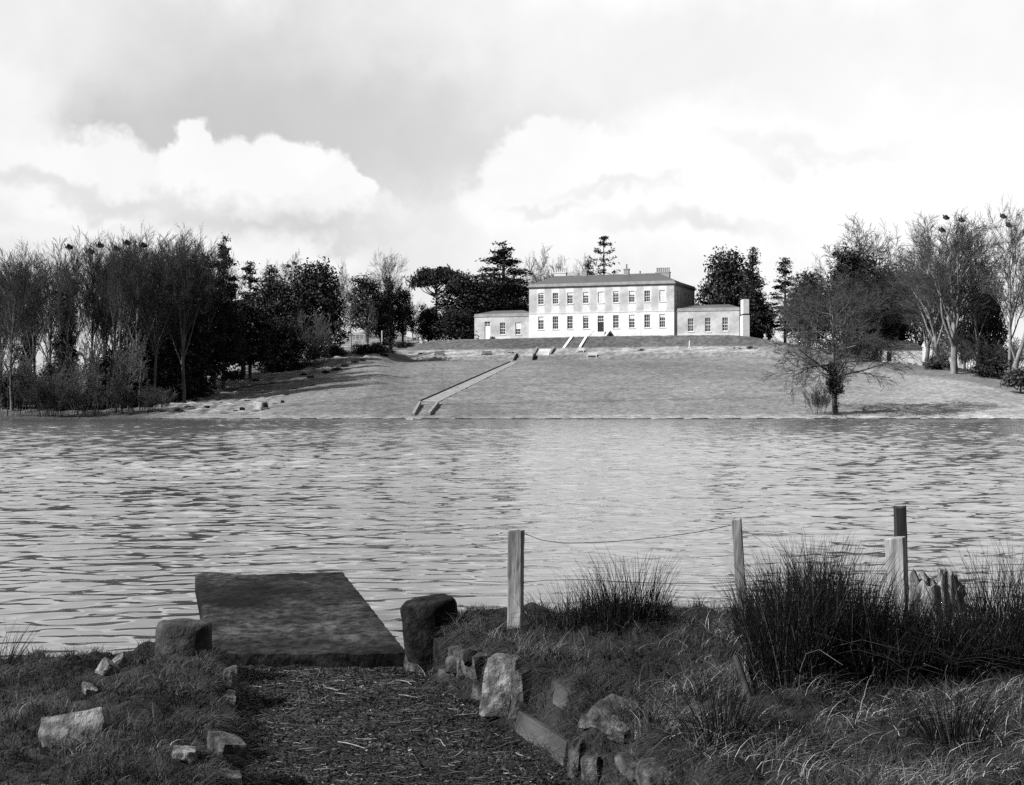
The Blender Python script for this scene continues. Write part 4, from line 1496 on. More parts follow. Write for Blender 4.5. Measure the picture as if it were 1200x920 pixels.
for (px, base, w, h) in [(246, 475, 9, 3), (262, 473, 8, 2.5), (276, 482, 7, 3), (290, 470, 8, 2.5), (322, 474, 7, 3), (336, 463, 8, 3), (346, 456, 7, 2.5), (318, 452, 9, 4), (300, 447, 9, 4), (356, 440, 10, 4),
                         (382, 437, 9, 4), (395, 434, 12, 5), (404, 430, 10, 5), (415, 425, 9, 4), (425, 423, 9, 4), (366, 452, 7, 2.5), (230, 470, 10, 4), (222, 478, 9, 4), (210, 483, 12, 6), (342, 433, 12, 5), (450, 417, 10, 4)]:
    Yb = 232.0
    for Yb in np.arange(230, 360, .5):
        if HY - (fg((px - CX) / F * Yb, Yb) - CZ) * F / Yb <= base: break
    plant('bush0' if px % 2 else 'bush1', px, base - h, Yb, 'low dark tussock on the rough grass slope left of the mown lawn', w, 'tussock', 'tussock', 'tussocks on the rough slope', base, off=-.15)
# pale leaning trunk at the right edge
lt = [(0, 0, -.4, .5, 0, 2.0, .62, .52), (.5, 0, 2.0, .8, .1, 3.6, .52, .46), (.8, .1, 3.6, 1.9, .1, 6.6, .44, .34), (1.9, .1, 6.6, 2.6, 0, 9.8, .34, .24), (.75, .1, 3.4, -.4, 0, 6.8, .24, .12), (1.9, .1, 6.6, 3.4, 0, 8.6, .2, .08)]
V_, F_ = tubes(lt, 9)
tr = tag(empty('bare_tree', at(1186, 447, 272)), 'pale leaning broken trunk at the right edge of the photo', 'bare tree')
mesh_np('trunk', V_, F_, M['bark_pale'], smooth=True, parent=tr)
# rooks' nests in the bare crowns
nests = [(1109, 251.5, 302), (1127, 254.5, 302), (1104, 266, 301), (1176, 250, 296), (1182.5, 260.5, 296), (81, 286, 256), (106, 291, 260), (117, 284, 260), (136, 288, 256), (149, 281, 256), (168, 284, 268), (338, 308.5, 400), (345, 305, 400), (352, 310.5, 400)]
npl = ['topmost nest left in the tall left nest tree', 'nest right of the topmost one in the left nest tree', 'lower nest at the left of the left nest tree', 'top nest in the right edge nest tree', 'lower nest in the right edge nest tree',
       'nest above the ivied tree left of the bright gap', 'nest at the right side of the bright gap', 'nest second right of the bright gap', 'nest third right of the bright gap', 'nest fourth right of the bright gap', 'nest in the tallest tree of the lakeside wood',
       'left nest above the big yew', 'middle and highest nest above the big yew', 'right nest above the big yew']
r = np.random.default_rng(5)
nv = r.normal(size=(150, 3)) * (.24, .24, .17)
NV, NF, _ = leaf_quads(nv, .3, r)
nest_me = None
for (px, py, Y), lab in zip(nests, npl):
    if nest_me is None:
        o = mesh_np('nest', NV, NF, M['twig']); nest_me = o.data
    else:
        o = bpy.data.objects.new('nest', nest_me); COL.objects.link(o)
    o.location = at(px, py + 3.5, Y)
    tag(o, 'dark twiggy ' + lab, 'nest', "rooks' nests in the bare trees")


# ------------------------------------------------------------------ rocks
def rock(name, loc, size, seed, m, label, cat='stone', group=None, rot=(0, 0, 0), rough=.14, boxy=.75, cuts=9, parent=None, taper=0.0):
    """an irregular block: a cube gridded, rounded by 'boxy' and roughened"""
    import bmesh
    bm = bmesh.new()
    bmesh.ops.create_cube(bm, size=2)
    bmesh.ops.subdivide_edges(bm, edges=bm.edges[:], cuts=cuts, use_grid_fill=True)
    rr = np.random.default_rng(seed)
    K = rr.normal(size=(16, 3)) * np.geomspace(.8, 5, 16)[:, None]; PH = rr.uniform(0, 6.28, 16); AM = 1 / np.geomspace(1, 3.4, 16)
    K2 = rr.normal(size=(12, 3)) * 9; P2 = rr.uniform(0, 6.28, 12)
    for v in bm.verts:
        c = np.array(v.co)
        sph = c / np.linalg.norm(c)
        p = c * boxy + sph * (1 - boxy) * 1.2
        n = (AM * np.sin(K @ c + PH)).sum() / 2.2 * rough
        n += np.sin(K2 @ c + P2).sum() / 12 * rough * .55
        # chipped planes
        p = p + sph * n
        p[:2] *= 1 - taper * (p[2] + 1) / 2
        v.co = p * np.array(size) / 2
    me = bpy.data.meshes.new(name)
    bm.to_mesh(me); bm.free()
    me.materials.append(m)
    me.polygons.foreach_set('use_smooth', [True] * len(me.polygons))
    try:
        me.set_sharp_from_angle(angle=R(38))
    except Exception:
        pass
    o = bpy.data.objects.new(name, me)
    COL.objects.link(o)
    o.location = loc; o.rotation_euler = rot
    if parent: o.parent = parent
    else: tag(o, label, cat, group)
    return o


def cut_stone(name, loc, size, seed, m, label, cat, group, rot):
    """a broken block: convex hull of jittered corners and chips, roughened"""
    import bmesh
    r_ = np.random.default_rng(seed + 500)
    P = []
    for cx_ in (-1, 1):
        for cy_ in (-1, 1):
            for cz_ in (-1, 1):
                for q in range(2):
                    P.append(np.array([cx_, cy_, cz_]) * r_.uniform(.62, 1.0, 3))
    for q in range(10):
        d = r_.normal(size=3); d /= np.abs(d).max(); P.append(d * r_.uniform(.85, 1.02) * np.array([1, 1, 1]))
    bm = bmesh.new()
    for p in P: bm.verts.new(p)
    res = bmesh.ops.convex_hull(bm, input=bm.verts[:])
    junk = [v for v in bm.verts if not v.link_faces]
    bmesh.ops.delete(bm, geom=junk, context='VERTS')
    for q in range(3):
        bmesh.ops.subdivide_edges(bm, edges=bm.edges[:], cuts=1, use_grid_fill=True, smooth=.12 if q == 0 else 0)
    K = r_.normal(size=(22, 3)) * np.geomspace(1.5, 12, 22)[:, None]; PH = r_.uniform(0, 6.28, 22); AM = 1 / np.geomspace(1, 6, 22)
    for v in bm.verts:
        c = np.array(v.co)
        n = (AM * np.sin(K @ c + PH)).sum() / 2.4 * .07
        v.co = (c + c / (np.linalg.norm(c) + .1) * n) * np.array(size) / 2
    me = bpy.data.meshes.new(name)
    bm.to_mesh(me); bm.free()
    me.materials.append(m)
    me.polygons.foreach_set('use_smooth', [True] * len(me.polygons))
    me.set_sharp_from_angle(angle=R(30))
    o = bpy.data.objects.new(name, me)
    COL.objects.link(o)
    o.location = loc; o.rotation_euler = rot
    return tag(o, label, cat, group)


# pale rock and stones on the rough slope
for (px, py, Y, w, h, lab, m) in [
    (302, 476.5, 237, 1.3, 1.5, 'white boulder on the rough grass above the left shore', 'dressed'),
    (308.5, 476.5, 239, 1.3, 1.2, 'dark boulder leaning against the white one above the left shore', 'stone_dark'),
    (373, 446, 290, 1.1, .8, 'right white stone of two lying on the rough slope', 'dressed'),
    (358.5, 447.5, 288, .9, .6, 'left white stone of two lying on the rough slope', 'dressed'),
    (364, 441, 293, 1.3, .5, 'flat dark stone on the rough slope above the white pair', 'stone_dark'),
    (284, 444, 300, .6, .6, 'small black stone on the rough slope below the evergreens', 'stone_dark'),
    (284, 480, 236, .7, .7, 'small dark stone left of the white boulder', 'stone_dark'),
    (242, 476, 240, .8, .7, 'small dark stone near the left thicket', 'stone_dark'),
    (331, 470, 246, .6, .5, 'small dark stone right of the white boulder', 'stone_dark'),
    (479.5, 491.4, 225.2, 1.1, .35, 'pale flat stone in the water at the foot of the shore steps', 'dressed'),
]:
    p = at(px, py, Y); z = max(fg(p.x, Y), -.1)
    rock('boulder', (p.x, Y, z + h * .25), (w, w * .8, h), int(px), M[m], lab, 'boulder', 'stones of the far bank')

# estate fence far behind the rough slope
fe = tag(empty('rail_fence', at(420, 395, 392)), 'low pale post and rail fence behind the birches', 'fence')
fo_ = Vector(fe.location)
pts = [at(px, 0, 392) for px in np.linspace(382, 486, 22)]
for i, p in enumerate(pts):
    z = fg(p.x, 392) - fo_.z
    MB().box(p.x - fo_.x - .07, p.x - fo_.x + .07, -.07, .07, z - .3, z + 1.25).build('post', M['dressed'], fe)
rl = MB()
for a, b_ in zip(pts[:-1], pts[1:]):
    za, zb = fg(a.x, 392) - fo_.z, fg(b_.x, 392) - fo_.z
    for h in (.5, 1.05):
        rl.hexa([(a.x - fo_.x, -.10, za + h), (b_.x - fo_.x, -.10, zb + h), (b_.x - fo_.x, -.073, zb + h), (a.x - fo_.x, -.073, za + h),
                 (a.x - fo_.x, -.10, za + h + .1), (b_.x - fo_.x, -.10, zb + h + .1), (b_.x - fo_.x, -.073, zb + h + .1), (a.x - fo_.x, -.073, za + h + .1)])
rl.build('rails', M['dressed'], fe)
p = at(447.5, 395, 362)
tag(MB().box(-.12, .12, -.12, .12, -.4, 4.0).build('marker_post', M['dressed']), 'tall thin pale post standing before the dark evergreens', 'post').location = (p.x, 362, fg(p.x, 362))

# ------------------------------------------------------------------ the jetty
jt = tag(empty('jetty', (0, 0, 0)), 'flat dark concrete jetty slab running out from the path into the lake', 'jetty')
NLx, NRx, FLx, FRx = 247, 478.5, 228.5, 402.5
Yn, Yf = 10.66, 15.0
nl, nr_ = at(NLx, 762.5, Yn), at(NRx, 762.5, Yn)
fl, fr = at(FLx, 673.5, Yf), at(FRx, 670.5, Yf)
nl.z = nr_.z = .335
M['slab'] = mat('jetty_concrete', .035, .75, .4, 9, bump=.008, bscale=40, stretch=(.35, 1.6, 1), coarse=(1.5, .75), spec=.35)
nx, ny = 60, 120
jr = Fbm(51, .06, .5, 30)
U, W_ = np.meshgrid(np.linspace(0, 1, nx), np.linspace(0, 1, ny))
A_ = np.array(nl)[None, None] * ((1 - U) * (1 - W_))[..., None] + np.array(nr_) * (U * (1 - W_))[..., None] + np.array(fl) * ((1 - U) * W_)[..., None] + np.array(fr) * (U * W_)[..., None]
edge = np.minimum(np.minimum(U, 1 - U) * 1.4, np.minimum(W_, 1 - W_) * 4.4)
A_[..., 2] += .004 * jr(A_[..., 0], A_[..., 1]) - .012 * np.exp(-edge / .02)
A_[..., 0] += .0015 * jr(A_[..., 1] * 2, 0 * U) * ((U == 0) | (U == 1))
top = A_.reshape(-1, 3)
ii = np.arange(nx * ny).reshape(ny, nx)
fq = [np.stack([ii[:-1, :-1], ii[:-1, 1:], ii[1:, 1:], ii[1:, :-1]], -1).reshape(-1, 4)]
rim = np.concatenate([ii[0, :], ii[1:, -1], ii[-1, -2::-1], ii[-2:0:-1, 0]])
n0_ = len(top)
low = top[rim].copy(); low[:, 2] -= .15
k_ = np.arange(len(rim)); k2 = (k_ + 1) % len(rim)
fq.append(np.stack([rim[k_], n0_ + k_, n0_ + k2, rim[k2]], -1))
# algae and wear on the slab: patches with their own outline
stn = Fbm(52, .15, 1.6, 26)
sh_ = 1 + .2 * np.clip(stn(A_[..., 0] * .7, A_[..., 1] * 1.3), -1.3, 1.6) - .95 * np.exp(-((U - .2) / .38) ** 2 - ((W_ - .66 + .06 * np.sin(U * 9)) / .17) ** 2) - .35 * np.exp(-((U - .3) / .4) ** 2 - ((W_ - .12) / .07) ** 2) + .7 * np.exp(-((W_ - .3) / .2) ** 2)
slab = mesh_np('slab', np.concatenate([top, low]), np.concatenate(fq), mat('jetty_concrete_worn', .0145, .8, .7, 13, bump=.012, bscale=34, stretch=(1, .8, 1), coarse=(2.4, .7), detail=10, attr='shade', spec=.04, lo_hi=(.40, .62)),
               np.concatenate([np.clip(sh_, .25, 2.3).ravel(), np.full(len(rim), .45)]), smooth=True, parent=jt)
slab.data.set_sharp_from_angle(angle=R(40))
for (u_, w_) in ((.12, .5), (.88, .5), (.12, .93), (.88, .93)):
    q = nl * ((1 - u_) * (1 - w_)) + nr_ * (u_ * (1 - w_)) + fl * ((1 - u_) * w_) + fr * (u_ * w_)
    MB().box(q.x - .09, q.x + .09, q.y - .09, q.y + .09, -.9, q.z - .165).build('pile', M['stone_dark'], jt)
# flaking debris on the slab is left bare; a dark sill where the path ends
MB().box(-1.95, -.72, 10.60, 10.655, .0, .215).build('sill', M['stone_dark'], jt)


# the two mooring stones
def mooring(px, py, Y, wpx, hpx, seed, label, tilt, m):
    w = wpx / F * Y; h = hpx / F * Y
    p = at(px, py, Y)
    k = MB()
    rr = random.Random(seed)
    n = 28
    prof = [(.94, -.25), (.98, -.1), (1.0, .0), (1.0, .35), (.985, .62), (.975, .85), (.94, .95), (.86, 1.0), (.5, 1.012), (0.0, 1.01)]
    for (r_, z_) in prof:
        for i in range(n):
            a = 2 * math.pi * i / n
            q = 1 + .05 * math.sin(2 * a + seed) + .035 * math.sin(5 * a + z_ * 3 + seed) + .02 * math.sin(9 * a + z_ * 7) + rr.uniform(-.012, .012)
            k.v.append((w / 2 * r_ * q * math.cos(a), w * .42 * r_ * q * math.sin(a), z_ * h + rr.uniform(-.004, .004)))
    for j in range(len(prof) - 1):
        for i in range(n):
            k.f.append((j * n + i, j * n + (i + 1) % n, (j + 1) * n + (i + 1) % n, (j + 1) * n + i))
    o = k.build('mooring_stone', m, smooth=True)
    o.location = p; o.rotation_euler = tilt
    return tag(o, label, 'mooring stone', 'mooring stones flanking the jetty')


mooring(216, 771, 10.05, 66, 42, 3, 'squat flat topped mooring stone left of the jetty', (R(2), R(1), 0), mat('mossy_stone_light', .024, .9, .6, 12, bump=.05, bscale=16, coarse=(5, .5), detail=8))
mooring(507, 756, 10.3, 66, 54, 8, 'black lopsided mooring stone right of the jetty', (R(3), R(-9), .5), M['stone_dark'])


# edging stones of the path, each a thing
def stone_px(px, py_base, wpx, hpx, dep, seed, m, label, rot=(0, 0, 0), rough=.2, boxy=.68, bury=.7, group='edging stones of the path', taper=0.0, cat='stone'):
    g = gp(px, py_base)
    w, h = wpx / F * g.y, hpx / F * g.y
    hh = h * (1 + bury)
    return cut_stone('edging_stone', (g.x, g.y + dep * .35, g.z + h - hh / 2), (w * 1.1, dep * 1.1, hh * 1.05), seed, M[m], label, cat, group, rot)


stone_px(499, 788, 40, 36, .2, 1, 'stone', 'upright edging stone below the black mooring stone', (0, R(4), R(-25)))
stone_px(524, 783, 22, 30, .22, 2, 'stone_dark', 'dark low edging stone beside the upright one below the mooring stone', (0, 0, .4))
stone_px(541, 785, 20, 20, .2, 13, 'stone', 'small rough edging stone, fourth from the jetty', (.2, 0, .4))
stone_px(560, 789, 28, 20, .2, 3, 'stone', 'rough crumbling edging stone in the middle of the right path edge', (R(12), R(-8), .5), rough=.22)
stone_px(594, 816, 36, 40, .22, 4, 'stone_pale', 'pale rounded slab end facing the path, brightest of the edging', (R(-8), R(6), R(-30)), rough=.2, boxy=.6)
stone_px(616, 822, 16, 30, .18, 5, 'stone', 'narrow grey edging stone right of the pale slab end', (0, R(-4), R(-30)))
g = gp(724, 862)
cut_stone('edging_stone', (g.x, g.y + .1, g.z + .05), (.22, .30, .09), 6, M['stone'], 'tilted slab with a pale top edge beside the old boards', 'stone', 'edging stones of the path', (R(10), R(24), R(-24)))
stone_px(679, 900, 17, 32, .13, 7, 'stone', 'small upright edging stone at the near end of the boards', (0, R(3), R(-35)))
stone_px(699, 915, 22, 26, .15, 8, 'stone', 'small block like edging stone below the tilted slab', (0, R(-3), R(-30)))
stone_px(752, 905, 44, 12, .2, 9, 'stone', 'low pale stone in the grass at the bottom right of the path', (R(8), R(6), .3))
stone_px(775, 921, 46, 18, .25, 10, 'stone', 'low stone at the bottom edge right of the path', (R(4), R(-6), .1))
stone_px(88, 866, 74, 28, .18, 21, 'stone_pale', 'large pale flat slab lying in the grass at the left', (R(-26), R(-9), .12), rough=.16, boxy=.82, group='loose stones left of the path')
stone_px(262, 890, 32, 22, .18, 22, 'stone', 'rough stone beside the path at the bottom left', (.2, .1, .5), group='loose stones left of the path')
stone_px(212, 892, 30, 12, .16, 23, 'stone_pale', 'small pale stone in the grass left of the rough one', (0, .1, .2), group='loose stones left of the path')
stone_px(262, 922, 36, 12, .2, 24, 'stone', 'stone at the bottom edge left of the path', (0, .1, .2), group='loose stones left of the path')
stone_px(266, 806, 16, 20, .2, 25, 'stone', 'small stone at the left edge of the path near the jetty', (0, .1, .2), group='loose stones left of the path')
stone_px(264, 838, 16, 22, .2, 28, 'stone', 'narrow stone in the left path edge, halfway to the jetty', (0, .1, .2), group='loose stones left of the path')
stone_px(124, 792, 18, 14, .12, 26, 'stone_pale', 'small white chip of stone on the left bank by the water', (.3, .5, .6), group='loose stones left of the path')
stone_px(138, 782, 14, 14, .1, 27, 'stone_pale', 'upright white chip of stone on the left bank by the water', (.3, .9, .6), group='loose stones left of the path')
stone_px(102, 813, 14, 8, .1, 29, 'stone_pale', 'tiny white stone above the large pale slab', (.3, .1, .6), group='loose stones left of the path')


for k in range(15):
    y = 10.0 - 3.0 * (k + .5 + random.uniform(-.3, .3)) / 15
    x = xr(y) + random.uniform(.0, .10)
    w = random.uniform(.06, .13)
    cut_stone('rubble_stone', (x, y, ng(x, y) + random.uniform(-.05, .03)), (w, w * random.uniform(.8, 1.4), w * random.uniform(.7, 1.1)), 300 + k, M['stone' if k % 3 else 'stone_dark'],
              'small rough rubble stone in the broken edging along the right side of the path', 'stone', 'rubble of the right path edge', (random.uniform(-.4, .4), random.uniform(-.4, .4), random.uniform(0, 3)))


# two old boards holding the bank
def board(p0, p1, h, label):
    a, b_ = gp(*p0), gp(*p1)
    d = b_ - a; L_ = math.hypot(d.x, d.y)
    k = MB(); k.box(0, L_, -.02, .02, 0, h)
    o = k.build('plank', M['wood_board'], bevel=.004)
    o.location = (a.x, a.y, a.z - .03); o.rotation_euler = (R(-9), -math.atan2(d.z, L_), math.atan2(d.y, d.x))
    return tag(o, label, 'plank', 'old planks edging the path')


board((606, 852), (664, 892), .12, 'lower old grey plank set on edge along the right side of the path')
bo = board((634, 838), (668, 862), .11, 'upper old grey plank set on edge above the lower one')
for o in (bo,):
    o.location.z += .10; o.location.x += .06

# ------------------------------------------------------------------ fence posts, wires, stump


def post(px_top, py_top, px_bot, py_bot, Y, wpx, name, m, label, depth=None, rz=0.0):
    w = wpx / F * Y; d = depth or w
    a = at(px_top, py_top, Y); b_ = at(px_bot, py_bot, Y)
    gz = min(b_.z, ng(b_.x, Y)) - .3
    dirv = (a - b_) / (a.z - b_.z)
    base = b_ + dirv * (gz - b_.z)
    import bmesh
    bm = bmesh.new()
    n = 14
    rr = random.Random(int(px_top))
    Hh = a.z - base.z
    rings = []
    for j in range(n + 1):
        f = j / n
        c = dirv * (f * Hh)
        ring = []
        for (qx, qy) in [(-1, -1), (-.3, -1.03), (.35, -1.02), (1, -1), (1.03, 0), (1, 1), (0, 1.02), (-1, 1), (-1.02, 0)]:
            e_ = 1 + rr.uniform(-.045, .045)
            zz_ = c.z + (rr.uniform(-.012, .008) if j == n else 0)
            ring.append(bm.verts.new((c.x + qx * w / 2 * e_, c.y + qy * d / 2 * e_, zz_)))
        rings.append(ring)
    K_ = len(rings[0])
    for j in range(n):
        for i in range(K_):
            bm.faces.new((rings[j][i], rings[j][(i + 1) % K_], rings[j + 1][(i + 1) % K_], rings[j + 1][i]))
    bm.faces.new(rings[-1])
    me = bpy.data.meshes.new(name); bm.to_mesh(me); bm.free()
    me.materials.append(M[m])
    o = bpy.data.objects.new(name, me); COL.objects.link(o)
    o.location = base; o.rotation_euler = (0, 0, rz)
    bv = o.modifiers.new('bevel', 'BEVEL'); bv.width = .004; bv.segments = 1; bv.limit_method = 'ANGLE'
    return tag(o, label, 'post', 'fence posts on the near bank')


post(605, 622, 604, 727, 10.1, 16.5, 'fence_post', 'wood', 'straight weathered fence post at the water edge, left end of the wire', rz=R(-12))
post(863, 608, 869.5, 712, 9.9, 11.5, 'fence_post', 'wood', 'thin leaning fence post in the rushes at the right end of the wire', rz=R(-10))
post(1049.5, 630, 1053, 745, 8.6, 21.5, 'fence_post', 'wood_pale', 'thick bleached fence post in front of the black one', depth=.10, rz=R(-24))
post(1054.5, 593, 1058, 720, 9.3, 12.5, 'fence_post', 'wood_dark', 'black tall post behind the bleached one')


def wire(pts, label, r_=.0027):
    cu = bpy.data.curves.new('fence_wire', 'CURVE'); cu.dimensions = '3D'; cu.bevel_depth = r_; cu.bevel_resolution = 1
    sp_ = cu.splines.new('POLY'); sp_.points.add(len(pts) - 1)
    for q, p in zip(sp_.points, pts): q.co = (*p, 1)
    cu.materials.append(M['wire'])
    tmp = bpy.data.objects.new('tmp', cu); COL.objects.link(tmp)
    dg = bpy.context.evaluated_depsgraph_get()
    me = bpy.data.meshes.new_from_object(tmp.evaluated_get(dg))
    bpy.data.objects.remove(tmp)
    me.materials.clear(); me.materials.append(M['wire'])
    o = bpy.data.objects.new('fence_wire', me); COL.objects.link(o)
    return tag(o, label, 'wire', 'wires of the fence')


ctl = [(606, 624.5), (616, 626), (635, 633), (660, 636.5), (700, 635.8), (740, 633), (780, 629), (820, 623), (850, 617), (864, 613.5)]
wire([at(px, py, 10.1 - .2 * (px - 606) / 258) for (px, py) in ctl], 'upper rusty wire sagging between the straight post and the leaning post')
ctl = [(606, 683), (640, 680), (680, 679), (720, 681.5), (780, 683.5), (830, 684), (867, 682)]
wire([at(px, py, 10.1 - .2 * (px - 606) / 258) for (px, py) in ctl], 'lower wire running behind the rush tufts between the same two posts')
ctl = [(864, 613.5), (900, 640), (950, 656), (1000, 668), (1050, 676)]
wire([at(px, py, 9.9 - 1.2 * (px - 864) / 186) for (px, py) in ctl], 'thin slack wire from the leaning post to the bleached post', .0014)

# gnarled stump: fluted trunk butt with broken knobs
p = gp(1092, 752); p = at(1092, 757, 9.15)
SC_ = 1.12
stp = tag(empty('tree_stump', p), 'gnarled bleached tree stump at the water edge right of the bleached post', 'stump')
n, mR = 90, 40
rr = np.random.default_rng(3)
th_ = np.linspace(0, 2 * np.pi, n, endpoint=False); zz_ = np.linspace(-.25, 1, mR)
TH, Z_ = np.meshgrid(th_, zz_)
fl_ = sum(a * np.sin(k * TH + p_ + w_ * Z_) for a, k, p_, w_ in ((.10, 3, 1, 1.4), (.08, 5, 2.3, 2.2), (.06, 9, .5, -1.6), (.05, 14, 4, 2.5), (.03, 23, 2, -2)))
rad = (.165 - .035 * np.clip(Z_, 0, 1)) * (1 + fl_) + .03 * np.exp(-((Z_ + .1) / .25) ** 2)
topz = .36 + .03 * np.sin(2 * TH + 2.9) + .02 * np.sin(5 * TH) + .012 * np.sin(11 * TH + 1)
SV = np.stack([rad * np.cos(TH) * 1.0, rad * np.sin(TH) * .8, Z_ * topz], -1).reshape(-1, 3)
cap = np.array([[0, 0, .26]])
ii = np.arange(n * mR).reshape(mR, n)
fq = np.stack([ii[:-1], np.roll(ii[:-1], -1, 1), np.roll(ii[1:], -1, 1), ii[1:]], -1).reshape(-1, 4)
inner = SV[ii[-1]] * np.array([.5, .5, .72])
SV = np.concatenate([SV, inner])
jj = n * mR + np.arange(n)
fq = np.concatenate([fq, np.stack([ii[-1], np.roll(ii[-1], -1), np.roll(jj, -1), jj], -1), np.stack([jj[:n // 2 - 1], jj[1:n // 2], jj[::-1][:n // 2 - 1][:], jj[::-1][:n // 2 - 1]], -1)[:0]])
stp.scale = (.95, .95, SC_)
mesh_np('butt', SV, fq, M['stump'], smooth=True, parent=stp)
for (dx, dy, dz, s_, sd) in ((.07, -.02, .36, .07, 1), (.15, -.03, .27, .085, 2), (.19, 0, .15, .11, 3), (.12, -.04, .12, .12, 5), (.16, 0, .03, .14, 6)):
    rock('knob', (dx, dy, dz), (s_, s_ * .9, s_ * 1.2), 60 + sd, M['stump'], None, parent=stp, rough=.45, boxy=.12, cuts=8)


# ------------------------------------------------------------------ grass, rushes, litter
def strips(P, hgt, lean, width, shade, r, k=3, droop=.35):
    """blades: root points P (n,3), height, lean vector (n,2); tapered strips of k quads"""
    n = len(P)
    a = r.uniform(0, 2 * np.pi, n)
    side = np.stack([np.cos(a), np.sin(a), np.zeros(n)], 1)
    V_ = np.zeros((n, 2 * (k + 1), 3))
    for j in range(k + 1):
        t_ = j / k
        c = P.copy()
        c[:, :2] += lean * (t_ ** 1.7)[None] if np.isscalar(t_) is False else lean * t_ ** 1.7
        c[:, 2] += hgt * (t_ - droop * t_ ** 2.2 * np.clip(np.linalg.norm(lean, axis=1) / (hgt + 1e-6), 0, 1.6))
        w = (width * (1 - .92 * t_ ** 1.5))[:, None] / 2
        V_[:, 2 * j] = c - side * w
        V_[:, 2 * j + 1] = c + side * w
    b_ = (np.arange(n) * 2 * (k + 1))[:, None]
    f = np.concatenate([np.stack([b_ + 2 * j, b_ + 2 * j + 1, b_ + 2 * j + 3, b_ + 2 * j + 2], 2) for j in range(k)], 1).reshape(-1, 4)
    return V_.reshape(-1, 3), f, np.repeat(shade, 2 * (k + 1))


gr = np.random.default_rng(99)
dens = Fbm(61, .15, .9, 24)
pale = Fbm(62, .2, 1.4, 20)


def bank_points(n, x0, x1, y0, y1, margin=-.03, wide=.5):
    y = gr.uniform(y0, y1, n); x = gr.uniform(-1, 1, n) * (y / 3 * 1.12 + wide)
    dr = x - xr(y); dl = xl(y) - x
    ysh = np.where(x > -1.3, 10.95 - .2 * sstep(1.2, 3, x), 10.4)
    ok = ((dr > margin) | (dl > margin)) & (y < ysh) & ~((x > -1.98) & (x < -.6) & (y > 10.5))
    return x[ok], y[ok]


allv, allf, alls, off_ = [], [], [], 0


def add(Vx, Fx, Sx):
    global off_
    allv.append(Vx); allf.append(Fx + off_); alls.append(Sx); off_ += len(Vx)


# short matted turf
x, y = bank_points(270000, -4.6, 4.6, 4.4, 11.0)
keep = gr.random(len(x)) < np.clip(.62 + .35 * dens(x, y), .15, 1) * np.where(x < -1, .85, 1)
x, y = x[keep], y[keep]
z = near_ground(x, y)
left = x < -.9
pa = np.clip(.5 + .5 * pale(x, y), 0, 1.3)
h = gr.uniform(.03, .12, len(x)) * (.75 + .75 * pa) * np.where(left, .75, 1.0)
ang = gr.uniform(0, 6.283, len(x)); le = h * gr.uniform(.3, 1.5, len(x))
lean = np.stack([np.cos(ang) * le + .25 * h, np.sin(ang) * le - .15 * h], 1)
s_ = gr.lognormal(0, .6, len(x)) * (.28 + 1.05 * pa) * np.clip(1 + .45 * dens(x * .6 + 3, y * .6), .35, 2) * np.where(left, .85, 1.0)
add(*strips(np.stack([x, y, z - .008], 1), h, lean, gr.uniform(.0025, .005, len(x)), s_, gr))
# the same turf further along the shore to either side
x, y = bank_points(260000, 0, 0, 4.4, 11.0, wide=2.6)
keep = np.abs(x) > y / 3 * 1.12 + .45
x, y = x[keep], y[keep]
pa = np.clip(.5 + .5 * pale(x, y), 0, 1.3)
h = gr.uniform(.04, .14, len(x)) * (.75 + .75 * pa); ang = gr.uniform(0, 6.283, len(x)); le = h * gr.uniform(.3, 1.6, len(x))
add(*strips(np.stack([x, y, near_ground(x, y) - .008], 1), h, np.stack([np.cos(ang) * le, np.sin(ang) * le], 1), gr.uniform(.004, .007, len(x)), gr.lognormal(.1, .65, len(x)) * (.3 + 1.05 * pa), gr))
# turf hanging over the steep edges of the path
n = 42000
y = gr.uniform(4.6, 10.5, n); side_ = gr.random(n) < .62; q = gr.uniform(-.02, .24, n)
x = np.where(side_, xr(y) + q, xl(y) - q)
keep = gr.random(n) < np.clip(.65 + .45 * dens(x * 1.5, y * 1.5), .05, 1)
x, y, side_ = x[keep], y[keep], side_[keep]
z = near_ground(x, y)
h = gr.uniform(.04, .13, len(x))
le = h * gr.uniform(.4, 1.4, len(x))
lean = np.stack([np.where(side_, -1, 1) * le, gr.normal(0, .6, len(x)) * h], 1)
add(*strips(np.stack([x, y, z - .005], 1), h, lean, gr.uniform(.0025, .005, len(x)), gr.lognormal(0, .6, len(x)), gr, k=4, droop=.9))
# long dry bent blades, mostly on the right bank
x, y = bank_points(34000, -4.4, 4.6, 4.4, 10.9)
keep = gr.random(len(x)) < np.clip(.30 + .55 * pale(x, y) + .35 * (x > .6) * (y < 8), .03, 1) * np.where(x < -.9, .55, 1)
x, y = x[keep], y[keep]
z = near_ground(x, y)
h = gr.uniform(.08, .2, len(x)) * np.where(x < -.9, .6, 1.0)
ang = gr.normal(-.6, 1.3, len(x)); le = h * gr.uniform(.5, 1.9, len(x))
lean = np.stack([np.cos(ang) * le, np.sin(ang) * le], 1)
s_ = gr.lognormal(.25, .8, len(x)) * 2.7 * (1 + 1.3 * sstep(.5, 1.0, x) * (1 - sstep(7.0, 8.0, y)))  # dry tone raised further to imitate sunlit glints on the tips
add(*strips(np.stack([x, y, z - .008], 1), h, lean, gr.uniform(.002, .0045, len(x)), s_, gr, k=4, droop=.5))
tag(mesh_np('grass', np.concatenate(allv), np.concatenate(allf), M['grass'], np.clip(np.concatenate(alls), .1, 12)), kind='stuff')


